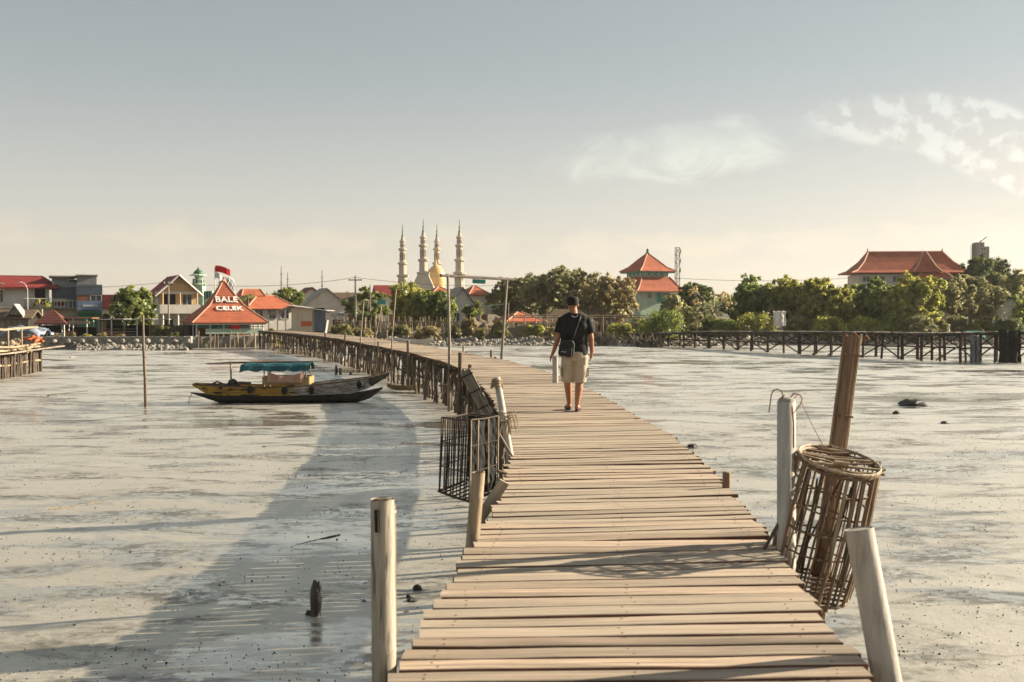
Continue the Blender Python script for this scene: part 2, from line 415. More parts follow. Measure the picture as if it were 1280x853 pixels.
M['rock'] = mat('rubble_rock', (0.44, 0.40, 0.34), (0.22, 0.20, 0.17), rough=0.9, scale=1.2, bump=0.03, var=0.2)
M['stick'] = mat('driftwood', (0.36, 0.29, 0.21), (0.20, 0.155, 0.11), rough=0.9, scale=4, stretch=(2, 2, 0.5), bump=0.004, var=0.35)
M['bark'] = mat('bark', (0.17, 0.135, 0.10), (0.10, 0.08, 0.06), rough=0.9, scale=5, stretch=(2, 2, 0.5), bump=0.02)
M['bark_pale'] = mat('pale_bark', (0.42, 0.36, 0.28), (0.27, 0.22, 0.17), rough=0.9, scale=5, stretch=(2, 2, 0.5), bump=0.02)
M['mudlump'] = mat('wet_clod', (0.055, 0.046, 0.036), (0.03, 0.026, 0.021), rough=0.45, scale=8, bump=0.01, spec=0.5)
M['earth'] = mat('bank_earth', (0.19, 0.14, 0.095), (0.11, 0.085, 0.06), rough=0.95, scale=0.7, bump=0.06, c3=(0.13, 0.13, 0.06), c3lo=0.5, c3hi=0.7, c3scale=0.25)
M['tarp'] = mat('teal_tarpaulin', (0.022, 0.11, 0.125), (0.016, 0.075, 0.09), rough=0.55, scale=4, bump=0.01)
M['pink'] = mat('faded_pink_cloth', (0.52, 0.32, 0.24), (0.38, 0.22, 0.16), rough=0.9, scale=3, bump=0.01)
M['hull_black'] = mat('tarred_hull', (0.018, 0.016, 0.014), (0.035, 0.028, 0.022), rough=0.5, scale=3, bump=0.006, spec=0.4)
M['rubber'] = mat('black_rubber', (0.02, 0.02, 0.02), (0.03, 0.03, 0.03), rough=0.7, scale=6)
M['hull_wood'] = mat('boat_board', (0.36, 0.27, 0.12), (0.22, 0.16, 0.08), rough=0.75, scale=4, bump=0.004)
M['blue_tarp'] = mat('blue_tarp', (0.12, 0.16, 0.24), (0.32, 0.35, 0.40), rough=0.6, scale=2.5)
L_MID = leafmat('leaf_mid', (0.117, 0.161, 0.037), (0.338, 0.376, 0.087))
L_DARK = leafmat('leaf_dark', (0.068, 0.105, 0.032), (0.200, 0.239, 0.065))
L_YEL = leafmat('leaf_yellow_green', (0.185, 0.209, 0.043), (0.526, 0.502, 0.125))
L_DRY = leafmat('leaf_dry', (0.246, 0.204, 0.092), (0.502, 0.414, 0.213))
L_OLIVE = leafmat('leaf_olive', (0.173, 0.178, 0.064), (0.389, 0.357, 0.138))
L_GREY = leafmat('leaf_sage', (0.209, 0.216, 0.096), (0.451, 0.420, 0.213))
# ------------------------------------------------------------------ the mud flat, the land, the far hills
rng = np.random.default_rng(7)
random.seed(11)
def vnoise(x, y, seed=0):
    """smooth value noise on arrays"""
    r = np.random.default_rng(seed); T = r.random((256, 256))
    xi = np.floor(x).astype(int); yi = np.floor(y).astype(int); fx = x - xi; fy = y - yi
    fx = fx * fx * (3 - 2 * fx); fy = fy * fy * (3 - 2 * fy)
    g = lambda a, b: T[a % 256, b % 256]
    return (g(xi, yi) * (1 - fx) + g(xi + 1, yi) * fx) * (1 - fy) + (g(xi, yi + 1) * (1 - fx) + g(xi + 1, yi + 1) * fx) * fy
def fbm(x, y, seed, oct=4):
    s = 0; a = 0.5
    for k in range(oct):
        s = s + a * vnoise(x * 2 ** k, y * 2 ** k, seed + k); a *= 0.5
    return s

def mud_material():
    m = bpy.data.materials.new('wet_mud'); m.use_nodes = True
    nt = m.node_tree; L = nt.links.new; b = nt.nodes['Principled BSDF']
    geo = nt.nodes.new('ShaderNodeNewGeometry')
    def mp(scale, rot=0.0, loc=(0, 0, 0)):
        n = nt.nodes.new('ShaderNodeMapping'); n.inputs['Scale'].default_value = scale; n.inputs['Rotation'].default_value = (0, 0, rot)
        n.inputs['Location'].default_value = loc; L(geo.outputs['Position'], n.inputs[0]); return n.outputs[0]
    def nz(vec, s, d, r=0.6, dist=0.0):
        n = nt.nodes.new('ShaderNodeTexNoise'); n.inputs['Scale'].default_value = s; n.inputs['Detail'].default_value = d
        n.inputs['Roughness'].default_value = r; n.inputs['Distortion'].default_value = dist; L(vec, n.inputs['Vector']); return n.outputs[0]
    def mr(v, a, bb, c=0.0, d=1.0):
        n = nt.nodes.new('ShaderNodeMapRange'); n.interpolation_type = 'SMOOTHSTEP'; L(v, n.inputs[0])
        for i, q in enumerate((a, bb, c, d)): n.inputs[i + 1].default_value = q
        return n.outputs[0]
    def ma(op, a, bb):
        n = nt.nodes.new('ShaderNodeMath'); n.operation = op
        for i, q in enumerate((a, bb)):
            if isinstance(q, (int, float)): n.inputs[i].default_value = q
            else: L(q, n.inputs[i])
        return n.outputs[0]
    def mix(f, a, bb):
        n = nt.nodes.new('ShaderNodeMix'); n.data_type = 'RGBA'
        for s, q in ((n.inputs[0], f), (n.inputs[6], a), (n.inputs[7], bb)):
            if isinstance(q, (int, float)): s.default_value = q
            elif isinstance(q, tuple): s.default_value = (*q, 1)
            else: L(q, s)
        return n.outputs[2]
    low = nz(mp((0.10, 0.22, 1), 0.15), 1.0, 5, 0.6, 0.8)          # wet hollows
    streak = nz(mp((0.42, 1.05, 1), 0.12), 1.0, 7, 0.65, 0.5)       # tide streaks
    fine = nz(mp((1, 1, 1)), 9.0, 8, 0.7)
    grain = nz(mp((1, 1, 1)), 55.0, 4, 0.7)
    ripple = nz(mp((1.7, 3.2, 1), 0.10), 1.0, 8, 0.7, 0.9)         # small tide ripples
    wet = mr(ma('ADD', low, ma('MULTIPLY', ma('SUBTRACT', streak, 0.5), 0.9)), 0.48, 0.60)
    dark = ma('MULTIPLY', mr(streak, 0.44, 0.60), mr(ma('ADD', ripple, ma('MULTIPLY', fine, 0.6)), 0.68, 0.88))
    col = mix(mr(fine, 0.3, 0.7), (0.38, 0.34, 0.26), (0.28, 0.245, 0.185))
    col = mix(ma('MULTIPLY', mr(ripple, 0.5, 0.7), 0.45), col, (0.19, 0.165, 0.125))
    col = mix(ma('MULTIPLY', dark, 0.9), col, (0.06, 0.052, 0.04))
    speck = mr(grain, 0.66, 0.72)
    col = mix(ma('MULTIPLY', speck, 0.55), col, (0.05, 0.043, 0.034))
    L(col, b.inputs['Base Color'])
    b.inputs['Roughness'].default_value = 0.55
    b.inputs['Specular IOR Level'].default_value = 0.4
    h = ma('ADD', ma('MULTIPLY', fine, 0.6), ma('ADD', ma('MULTIPLY', grain, 0.25), ma('ADD', ma('MULTIPLY', streak, 1.0), ma('MULTIPLY', ripple, 1.3))))
    bp = nt.nodes.new('ShaderNodeBump'); bp.inputs['Distance'].default_value = 0.022
    L(mr(wet, 0, 1, 0.6, 0.06), bp.inputs['Strength'])
    L(h, bp.inputs['Height']); L(bp.outputs[0], b.inputs['Normal'])
    # the film of water that lies on the silt
    gl = nt.nodes.new('ShaderNodeBsdfGlossy'); gl.inputs['Color'].default_value = (0.98, 0.955, 0.885, 1)
    L(ma('ADD', mr(wet, 0, 1, 0.42, 0.09), ma('MULTIPLY', mr(fine, 0.3, 0.7), 0.10)), gl.inputs['Roughness']); L(bp.outputs[0], gl.inputs['Normal'])
    lw = nt.nodes.new('ShaderNodeFresnel'); lw.inputs['IOR'].default_value = 1.9
    film = ma('ADD', ma('MULTIPLY', lw.outputs[0], 0.85), mr(wet, 0, 1, 0.15, 0.45))
    film = ma('MULTIPLY', film, ma('SUBTRACT', 1.0, ma('MULTIPLY', dark, 0.75)))
    sh = nt.nodes.new('ShaderNodeMixShader'); L(film, sh.inputs[0]); L(b.outputs[0], sh.inputs[1]); L(gl.outputs[0], sh.inputs[2])
    L(sh.outputs[0], nt.nodes['Material Output'].inputs['Surface'])
    return m
M['mud'] = mud_material()
# one big sheet to the horizon, and the modelled flat above it
g = MB(); g.add([(-6000, -6000, -0.25), (6000, -6000, -0.25), (6000, 6000, -0.25), (-6000, 6000, -0.25)], [(0, 1, 2, 3)])
tag(g.build('ground', M['mud']), 'wet grey mud reaching out to the horizon', None, None, 'structure')
def mud_height(x, y):
    h = (fbm(x * 0.25 + 40, y * 0.6 + 40, 3, 4) - 0.47) * 0.10
    return np.where(h < -0.012, -0.012 + (h + 0.012) * 0.1, h) + 0.02
def mud_sheet():
    ny, nx = 330, 260
    ys = np.concatenate([np.linspace(-8, 2, 12), 2 + (np.exp(np.linspace(0, 1, ny) * math.log(1 + 110)) - 1) * (98 / 110.)])
    t = np.linspace(-1, 1, nx); t = np.sign(t) * np.abs(t) ** 1.15
    Y, T = np.meshgrid(ys, t, indexing='ij'); X = T * (14 + np.maximum(Y, 0) * 0.8)
    Z = mud_height(X, Y)
    V = np.stack([X, Y, Z], -1).reshape(-1, 3); n0 = len(ys)
    i, j = np.meshgrid(np.arange(n0 - 1), np.arange(nx - 1), indexing='ij'); a = (i * nx + j).ravel()
    me = npmesh('mud_flat', V, np.stack([a, a + 1, a + nx + 1, a + nx], 1), M['mud'])
    me.polygons.foreach_set('use_smooth', [True] * len(me.polygons))
    return tag(place('mud_flat', me), 'wet grey tidal mud under the boardwalk', None, None, 'structure')
mud_sheet()
LAND = 0.7
SHORE = [(-400, 80), (-70, 80), (-29.5, 82.5), (-28, 86.8), (-18, 88), (-12, 91), (0, 92), (10, 89), (16, 90), (30, 94), (60, 93), (80, 88), (400, 80)]
def shore_y(x): return np.interp(x, [p[0] for p in SHORE], [p[1] for p in SHORE])
def land_sheet():
    xs = np.concatenate([np.linspace(-2500, -90, 12), np.linspace(-85, 95, 181), np.linspace(100, 2500, 12)])
    offs = np.array([-1.2, 0, 0.8, 1.6, 2.6, 4, 6, 9, 14, 20, 30, 45, 70, 120, 250, 600, 1500, 4000])
    hs = np.array([-0.3, -0.02, 0.25, 0.5, 0.66, 0.7] + [0.72] * 12)
    X, O = np.meshgrid(xs, offs, indexing='xy'); H = np.repeat(hs[:, None], len(xs), 1)
    Y = shore_y(X) + O + (fbm(X * 0.3 + 90, O * 0 + 3.3, 9, 3) - .45) * 1.4
    H = H + np.where(O > 0.5, (fbm(X * 0.4 + 50, O * 0.4 + 50, 21, 4) - 0.45) * 0.35, 0)
    V = np.stack([X, Y, H], -1).reshape(-1, 3); nx = len(xs)
    i, j = np.meshgrid(np.arange(len(offs) - 1), np.arange(nx - 1), indexing='ij'); a = (i * nx + j).ravel()
    me = npmesh('land', V, np.stack([a, a + 1, a + nx + 1, a + nx], 1), M['earth'])
    return tag(place('land', me), 'brown earthen shore behind the mud flat', None, None, 'structure')
land_sheet()

# ------------------------------------------------------------------ the boardwalk
DK = np.array([(0.0, -3.0), (0.25, 1.0), (0.53, 4.56), (0.74, 6.9), (0.87, 8.3), (0.98, 10.2), (1.02, 12.0), (0.98, 14.0), (0.86, 16.5), (0.62, 20.0),
               (0.22, 24.5), (-0.28, 28.6), (-0.82, 31.6), (-1.75, 35.6), (-2.85, 40.0), (-4.0, 44.0), (-6.0, 50.4), (-8.0, 57.0), (-10.2, 63.5),
               (-13.2, 71.0), (-16.2, 77.5), (-19.6, 84.0)])
def deck_curve():
    P = []
    for i in range(len(DK) - 1):
        p0, p1, p2, p3 = DK[max(i - 1, 0)], DK[i], DK[i + 1], DK[min(i + 2, len(DK) - 1)]
        for t in np.linspace(0, 1, 40, endpoint=False):
            P.append(0.5 * ((2 * p1) + (-p0 + p2) * t + (2 * p0 - 5 * p1 + 4 * p2 - p3) * t * t + (-p0 + 3 * p1 - 3 * p2 + p3) * t ** 3))
    P.append(DK[-1]); P = np.array(P)
    s = np.concatenate([[0], np.cumsum(np.linalg.norm(np.diff(P, axis=0), axis=1))])
    return P, s
DP, DS = deck_curve()
def deck_at(s):
    x = np.interp(s, DS, DP[:, 0]); y = np.interp(s, DS, DP[:, 1])
    x2 = np.interp(s + 0.3, DS, DP[:, 0]); y2 = np.interp(s + 0.3, DS, DP[:, 1])
    x1 = np.interp(s - 0.3, DS, DP[:, 0]); y1 = np.interp(s - 0.3, DS, DP[:, 1])
    a = math.atan2(y2 - y1, x2 - x1) - math.pi / 2        # 0 when heading along +Y, positive to the left
    return x, y, a
def s_of_y(y): return float(np.interp(y, DP[:, 1], DS))
def edge(y, side, out=0.0, z=None):
    """a point beside the deck at depth y; side -1 left, +1 right"""
    x, yy, a = deck_at(s_of_y(y)); w = 1.02 + out
    return Vector((x + math.cos(a) * w * side, yy + math.sin(a) * w * side, DECK if z is None else z))
walk = thing('boardwalk', 'long curving wooden boardwalk on dense stakes crossing the mud to the shore', 'boardwalk')
def build_boardwalk():
    r = random.Random(5)
    def plank_mesh(i, wdt):
        b = MB(); L_, t = 2.12, 0.036
        nseg = 6; vs = []; fs = []; ml = []
        for k in range(nseg + 1):
            x = -L_ / 2 + L_ * k / nseg
            dy = r.uniform(-.003, .003); dz = r.uniform(-.003, .003)
            e = 0.004
            for (yy, zz) in ((-wdt / 2, -t), (-wdt / 2, -e), (-wdt / 2 + e, 0), (wdt / 2 - e, 0), (wdt / 2, -e), (wdt / 2, -t)):
                vs.append((x + (r.uniform(-.006, .006) if k in (0, nseg) else 0), yy + dy, zz + dz))
        for k in range(nseg):
            for q in range(6):
                q2 = (q + 1) % 6
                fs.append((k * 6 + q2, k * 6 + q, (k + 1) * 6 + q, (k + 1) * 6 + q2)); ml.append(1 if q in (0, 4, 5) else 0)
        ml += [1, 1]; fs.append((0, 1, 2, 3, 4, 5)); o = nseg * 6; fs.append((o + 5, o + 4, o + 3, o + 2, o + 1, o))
        b.add(vs, fs); b.m = ml; return b.mesh('plank', [M['plank'], M['gap_shade']])
    widths = (0.120, 0.134, 0.148, 0.162)
    ms = [(w, plank_mesh(i, w)) for i, w in enumerate(widths) for _ in range(3)]
    ang_y = [-3, 5, 9, 14, 20, 26, 33, 42, 60, 90]; ang_v = [1.0, 2.3, 7.5, 8.0, 6.0, 6.0, 10.0, 15.0, 18.0, 25.0]
    nail = MB().lathe([(.0055, 0), (.005, .002), (.002, .0028)], 7).mesh('nail', M['rust'])
    s = 0.2; n = 0; far = MB(); prev = None
    while s < DS[-1] - 0.1:
        w, me = r.choice(ms); gap = r.choice((0.026, 0.030, 0.034, 0.038, 0.046)) if r.random() > 0.05 else 0.045
        s += w / 2 + gap / 2
        x, y, a = deck_at(s)
        rz = R(np.interp(y, ang_y, ang_v)) + r.gauss(0, 0.0035)
        ln = 1 + r.uniform(-0.015, 0.022); sh = r.gauss(0, 0.011)
        z = DECK + r.uniform(-.004, .003) + 0.012 * math.sin(s * 0.9) 
        if y < -0.4: pass
        elif n < 300:
            o = place('plank', me, walk, (x + math.cos(rz) * sh, y + math.sin(rz) * sh, z), (r.gauss(0, .009), r.gauss(0, .004), rz + (math.pi if r.random() < .5 else 0)), (ln, 1, 1))
            n += 1
            if n < 75:
                for off in (-.9, .02, .9):
                    for e in (-.28, .28):
                        if r.random() < .85: place('nail', nail, o, (off + r.uniform(-.03, .03), e * w + r.uniform(-.01, .01), .0012))
        else:
            q = Matrix.Rotation(rz, 3, 'Z') @ Matrix.Rotation(r.gauss(0, .02), 3, 'X')
            far.box((x + math.cos(rz) * sh, y + math.sin(rz) * sh, z - 0.016), (2.06 * ln, w, 0.032), q)
        s += w / 2 + gap / 2
    tag(far.build('far_planks', M['plank'], walk), kind='stuff')
    # stringers along the deck, three rows, in lengths
    for off in (-0.88, 0.0, 0.88):
        s = s_of_y(-0.5)
        while s < DS[-1] - 0.5:
            s2 = min(s + r.uniform(3.2, 4.2), DS[-1] - 0.1); b = MB(); pts = []
            for k in range(5):
                x, y, a = deck_at(s + (s2 - s) * k / 4); pts.append((x + math.cos(a) * off, y + math.sin(a) * off, DECK - 0.095 + r.uniform(-.01, .01)))
            b.tube(pts, 0.055, 6); b.build('stringer', M['beam'], walk); s = s2 - 0.05
    # stakes: shared meshes, jittered
    pm = []
    for k in range(7):
        b = MB(); pts = []; rr = []; h = 2.1; x = y = 0
        for q in range(5):
            pts.append((x, y, -0.45 + h * q / 4)); rr.append(r.uniform(.042, .06) * (1.08 - q * 0.04)); x += r.uniform(-.025, .025); y += r.uniform(-.025, .025)
        b.tube(pts, rr, 7); pm.append(b.mesh('stake', M['post']))
    cnt = 0
    for side, step0 in ((-1, 0.44), (1, 0.85), (0, 2.2)):
        s = s_of_y(1.0)
        while s < DS[-1] - 0.3:
            x, y, a = deck_at(s)
            step = step0 if y > 20 else 1.3
            w = 0.93 * side + r.uniform(-.05, .09) * (1 if side else 0)
            lx, ly = r.gauss(0, .05), r.gauss(0, .05)
            if r.random() < .18 and side: lx, ly = r.gauss(0, .14), -side * r.uniform(0.05, .16)
            top = DECK - 0.04 + (r.uniform(0.0, 0.12) if r.random() < .25 and abs(w) > 1.0 else -0.05)
            px_, py_ = x + math.cos(a) * w, y + math.sin(a) * w
            sc = r.uniform(.7, 1.25)
            place('stake', r.choice(pm), walk, (px_, py_, top - 1.65), (lx, ly, r.uniform(0, 6)), (sc, sc, 1.0))
            cnt += 1; s += step * r.uniform(.6, 1.4)
    # cross bearers and diagonal braces
    s = s_of_y(2.0)
    while s < DS[-1] - 1:
        x, y, a = deck_at(s); b = MB(); ca, sa = math.cos(a), math.sin(a)
        z = DECK - 0.2
        b.tube([(x - ca * 1.1, y - sa * 1.1, z), (x, y, z - .01), (x + ca * 1.1, y + sa * 1.1, z)], 0.05, 6)
        b.build('bearer', M['beam'], walk)
        if y > 18:
            for side in (-1, 1):
                x2, y2, a2 = deck_at(s + r.uniform(1.2, 2.2)); w = side * 1.0; up = r.random() < .5
                p = Vector((x + ca * w, y + sa * w, .25)); q = Vector((x2 + math.cos(a2) * w, y2 + math.sin(a2) * w, DECK - .25))
                if up: p.z, q.z = q.z, p.z
                b = MB(); b.tube([p, q], 0.032, 6); b.build('brace', M['post'], walk)
        s += r.uniform(1.6, 2.4)
    # low waterline rails seen along the left side
    s = s_of_y(26)
    while s < DS[-1] - 4:
        b = MB(); pts = []
        for k in range(4):
            x, y, a = deck_at(s + k * 1.1); pts.append((x - math.cos(a) * 1.06, y - math.sin(a) * 1.06, 0.75 + r.uniform(-.12, .12)))
        b.tube(pts, 0.03, 6); b.build('rail', M['post'], walk); s += r.uniform(4, 7)
build_boardwalk()
# ------------------------------------------------------------------ buildings and shore structures
G0 = 0.62                                     # base height of shore buildings
def bld(name, label, cat, px, Y, rz=0.0, group=None, z=G0):
    t = thing(name, label, cat, (wx(px, Y), Y, z), rz, group); return t
def win(root, p, w, h, rz=0.0, name='window', fm='frame', pm='glass', mul=1, rail=0, fw=0.07):
    b = MB(); d = 0.09
    for sx in (-1, 1): b.box((sx * (w / 2 - fw / 2), -d / 2 + .02, 0), (fw, d, h))
    for sz in (-1, 1): b.box((0, -d / 2 + .022, sz * (h / 2 - fw / 2)), (w - 2 * fw, d - .004, fw))
    for k in range(mul): b.box(((k + 1) / (mul + 1) * w - w / 2, -d / 2 + .03, 0), (fw * .7, d * .6, h - 2 * fw))
    for k in range(rail): b.box((0, -d / 2 + .034, (k + 1) / (rail + 1) * h - h / 2), (w - 2 * fw, d * .5, fw * .7))
    f = b.build(name, M[fm], root, p, rz)
    MB().box((0, -.012, 0), (w - fw, .03, h - fw)).build('pane', M[pm], f)
    return f
def part(root, name, m, *boxes, smooth=False):
    b = MB()
    for c, sz in boxes: b.box(c, sz)
    return b.build(name, M[m], root)
def hip(root, rg, m, c=(0, 0, 0), ridge=True, rm='ridge', name='roof', rr=0.07):
    """hipped roof from rings, with ridge caps along its hips as sub-parts"""
    o = MB().rings(rg, c).build(name, M[m], root)
    if ridge:
        cv = Vector(c)
        for sx, sy in ((-1, -1), (1, -1), (1, 1), (-1, 1)):
            pts = [cv + Vector((sx * hx, sy * hy, z)) for hx, hy, z in rg[1:]]
            MB().tube(pts, rr, 6).build('ridge', M[rm], o)
        if rg[-1][0] > 0.3:
            hx, hy, z = rg[-1]
            MB().tube([cv + Vector((-hx, 0, z)), cv + Vector((hx, 0, z))], rr * 1.2, 6).build('ridge', M[rm], o)
    return o
def gable(root, w, d, z0, h, m, over=0.3, axis='y', name='roof', wallm=None, th=0.12, c=(0, 0)):
    """gable roof, ridge along the axis; gable walls closed with wallm"""
    b = MB(); W = w / 2 + over; k = h / (w / 2)
    zl = z0 - k * over
    out = [(-W + (c[0] if axis == 'y' else c[1]), zl), (0 + (c[0] if axis == 'y' else c[1]), z0 + h), (W + (c[0] if axis == 'y' else c[1]), zl),
           (W + (c[0] if axis == 'y' else c[1]), zl + th), (0 + (c[0] if axis == 'y' else c[1]), z0 + h + th * 1.3), (-W + (c[0] if axis == 'y' else c[1]), zl + th)]
    cc = c[1] if axis == 'y' else c[0]
    b.prism(out, cc - d / 2 - over, cc + d / 2 + over, axis)
    o = b.build(name, M[m], root)
    if wallm:
        g = MB(); q = c[0] if axis == 'y' else c[1]
        g.prism([(q - w / 2 + .02, z0), (q + w / 2 - .02, z0), (q, z0 + h - .03)], cc - d / 2 + .03, cc + d / 2 - .03, axis)
        g.build('gable', M[wallm], root)
    return o
def rod(root, name, a, b_, r, m, n=6):
    return MB().tube([a, b_], r, n).build(name, M[m], root)
def simple_house(name, label, px, Y, w, d, h, rh, roofm, wallm, rz=0.0, axis='x', cat='house', wins=2, group=None, door=True, kind='gable'):
    t = bld(name, label, cat, px, Y, rz, group)
    part(t, 'wall', wallm, ((0, 0, h / 2), (w, d, h)))
    if kind == 'gable': gable(t, d if axis == 'x' else w, w if axis == 'x' else d, h, rh, roofm, .35, axis, wallm=wallm)
    else: hip(t, [(w / 2 + .4, d / 2 + .4, h - .02), (w / 2 + .4, d / 2 + .4, h + .1), (max(w / 2 - d / 2, .1), .06, h + rh)], roofm)
    n = wins + (1 if door else 0)
    for k in range(n):
        x = -w / 2 + w * (k + .5) / n
        if door and k == n // 2:
            f = win(t, (x, -d / 2, 1.02), .85, 2.0, 0, 'door', 'frame', 'brown', 0)
        else: win(t, (x, -d / 2, h * .55), min(1.1, w / n * .6), 1.1)
    return t

# ---- the left bank, from the left edge of the picture
def white_house():
    Y = 100.; s = Y / F; t = bld('house', 'white two storey house with red tile roof and tall white window at left edge', 'house', 18, Y, R(24))
    zf = wz(392, Y) - G0
    part(t, 'wall', 'white', ((-1.2, 0, 1.35), (9.0, 6, 2.7)))
    up = wz(361.5, Y) - G0
    part(t, 'upper_wall', 'white', ((-1.0, .3, (2.7 + up) / 2), (8.2, 5.2, up - 2.7)))
    part(t, 'balcony', 'concrete', ((-1.0, -3.1, 2.74), (9.4, 1.6, .16)))
    for k in range(9): rod(t, 'baluster', (1.0 + k * .3, -3.8, 2.82), (1.0 + k * .3, -3.8, 3.55), .025, 'iron')
    rod(t, 'rail', (.9, -3.8, 3.56), (3.5, -3.8, 3.56), .035, 'frame')
    win(t, (-1.3, -2.3, 4.1), 1.0, 1.9, 0, 'window', 'frame', 'glass', 2, 1)
    win(t, (2.3, -2.3, 3.85), .9, 1.7, 0, 'door', 'dark', 'dark', 0, 0)
    win(t, (-3.6, -2.3, 4.1), 1.1, 1.4, 0, 'window', 'frame', 'glass', 1, 1)
    win(t, (1.5, -3.0, 1.1), 1.6, 1.9, 0, 'door', 'dark', 'dark', 0, 0)
    rh = wz(345.5, Y) - G0
    hip(t, [(5.0, 3.5, up), (5.0, 3.5, up + .1), (3.4, .15, rh)], 'tile_red', (-.9, .3, 0), True, 'tile_dark')
    gable(t, 3.6, 2.2, up - .05, 1.25, 'tile_dark', .25, 'y', 'porch_roof', 'white', c=(-2.7, -2.6))
    part(t, 'porch_beam', 'frame', ((-2.7, -3.62, up - .12), (4.0, .15, .14)))
    return t
white_house()
def grey_block():
    Y = 102.; t = bld('building', 'grey flat roofed building with balcony railing and open top floor', 'building', 84, Y, R(23))
    top = wz(347, Y) - G0
    part(t, 'wall', 'cream', ((0, 0, 1.3), (2.6, 5, 2.6)))
    part(t, 'upper_wall', 'grey_wall', ((0, 0, 3.9), (2.6, 5, 2.6)))
    part(t, 'fascia', 'blue_wall', ((0, -2.54, top - 1.55), (2.64, .1, 1.1)))
    part(t, 'top_floor', 'grey_wall', ((-.3, .2, top - .55), (2.0, 4.4, .95)))
    win(t, (.55, -2.03, top - .55), .9, .6, 0, 'window', 'frame', 'dark', 0)
    part(t, 'roof', 'concrete', ((-.1, .1, top + .02), (2.9, 5.2, .14)))
    win(t, (-.55, -2.5, 3.55), 1.1, 1.5, 0, 'window', 'frame', 'cream', 0, 1)
    part(t, 'blind', 'tile_red', ((-.55, -2.57, 3.1), (1.0, .06, .35)))
    win(t, (.75, -2.5, 3.5), .9, 1.7, 0, 'door', 'blue_wall', 'blue_wall', 0)
    part(t, 'balcony', 'concrete', ((0, -3.0, 2.68), (2.8, 1.0, .14)))
    for k in range(8): rod(t, 'baluster', (-1.2 + k * .34, -3.4, 2.75), (-1.2 + k * .34, -3.4, 3.4), .03, 'frame')
    rod(t, 'rail', (-1.3, -3.4, 3.42), (1.3, -3.4, 3.42), .04, 'frame')
    win(t, (0, -2.5, 1.1), 1.9, 1.6, 0, 'shutter', 'cream', 'blue_wall', 0, 3)
grey_block()
def shop_block():
    Y = 101.; t = bld('building', 'blue grey stepped shop building with brown panel and blue sign board', 'building', 112, Y, R(22))
    top = wz(345.5, Y) - G0
    part(t, 'wall', 'grey_wall', ((0, 0, top / 2 - .6), (2.2, 5, top - 1.2)))
    part(t, 'upper_wall', 'grey_wall', ((-.2, .3, top - .6), (1.75, 4.4, 1.2)))
    part(t, 'fascia', 'blue_wall', ((.02, -2.55, top - 1.35), (2.3, .12, .95)))
    part(t, 'panel', 'brown', ((-.6, -2.53, top - 2.35), (.9, .08, .9)))
    win(t, (.6, -2.5, top - 2.35), 1.05, 1.0, 0, 'window', 'frame', 'glass', 1)
    part(t, 'roof', 'concrete', ((-.2, .2, top + .03), (1.95, 4.7, .1)))
    sg = part(t, 'sign_board', 'bluesign', ((.05, -2.75, wz(382, Y) - G0), (2.15, .1, .85)))
    part(sg, 'stripe', 'flag_white', ((.1, -2.81, wz(382.5, Y) - G0), (1.3, .02, .14)))
    win(t, (.1, -2.5, wz(399, Y) - G0), 1.9, 1.5, 0, 'shutter', 'green', 'green', 0, 5)
    part(t, 'awning', 'green', ((0, -2.9, wz(391, Y) - G0), (2.2, .9, .08)))
shop_block()
simple_house('house', 'small house with pale walls and red gable roof behind the round leafy tree', 142, 112, 2.6, 3, 2.9, 1.1, 'tile_red', 'white', R(-10), 'x')
def dark_shack():
    Y = 88.; t = bld('shack', 'weathered grey board shack with little gable beside the cluttered jetty', 'shack', 20, Y, R(6))
    for k in range(14): part(t, 'board', 'bamboo_grey', ((-1.45 + k * .215, -1.2, .95), (.2, .05, 1.9 - (k % 3) * .05)))
    part(t, 'wall', 'dark', ((0, 0, .9), (2.9, 2.3, 1.8)))
    gable(t, 2.4, 3.0, 1.85, .55, 'thatch', .3, 'x', wallm='dark')
    gable(t, 1.1, 1.0, 2.1, .75, 'zinc', .15, 'y', 'dormer', 'bamboo_grey', c=(.4, -.9))
dark_shack()
def red_pavilion():
    Y = 86.; t = bld('pavilion', 'small open pavilion with maroon hipped roof on white posts', 'pavilion', 66, Y, R(12))
    e = wz(404, Y) - G0
    hip(t, [(1.25, 1.1, e - .08), (1.25, 1.1, e), (.12, .06, e + 1.1)], 'tile_dark', (0, 0, 0), False)
    for sx in (-1, 1):
        for sy in (-1, 1): rod(t, 'post', (sx * 1.05, sy * .9, -.1), (sx * 1.05, sy * .9, e - .05), .06, 'frame')
    for k in range(9): rod(t, 'baluster', (-1 + k * .25, -.92, 0), (-1 + k * .25, -.92, .55), .03, 'frame')
    rod(t, 'rail', (-1.05, -.92, .56), (1.05, -.92, .56), .04, 'frame')
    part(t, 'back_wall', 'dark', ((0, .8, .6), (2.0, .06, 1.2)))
red_pavilion()
def stall_shelter():
    Y = 87.; t = bld('stall', 'food stall shelter with orange brown roof edge on pale posts', 'stall', 99, Y, R(5))
    e = wz(403, Y) - G0
    part(t, 'roof', 'brown', ((0, 0, e + .35), (2.7, 2.0, .08)))
    part(t, 'fascia', 'stick', ((-.05, -1.02, e), (2.4, .06, .22)))
    part(t, 'back_wall', 'dark', ((0, .8, .5), (2.3, .06, 1.1)))
    part(t, 'counter', 'brown', ((-.5, -.6, .35), (.9, .5, .75)))
    for x in (-1.1, -.2, .9): rod(t, 'post', (x, -.9, -.1), (x, -.9, e + .3), .05, 'frame')
    for x in (-1.1, .9): rod(t, 'post', (x, .85, -.1), (x, .85, e + .3), .05, 'frame')
stall_shelter()
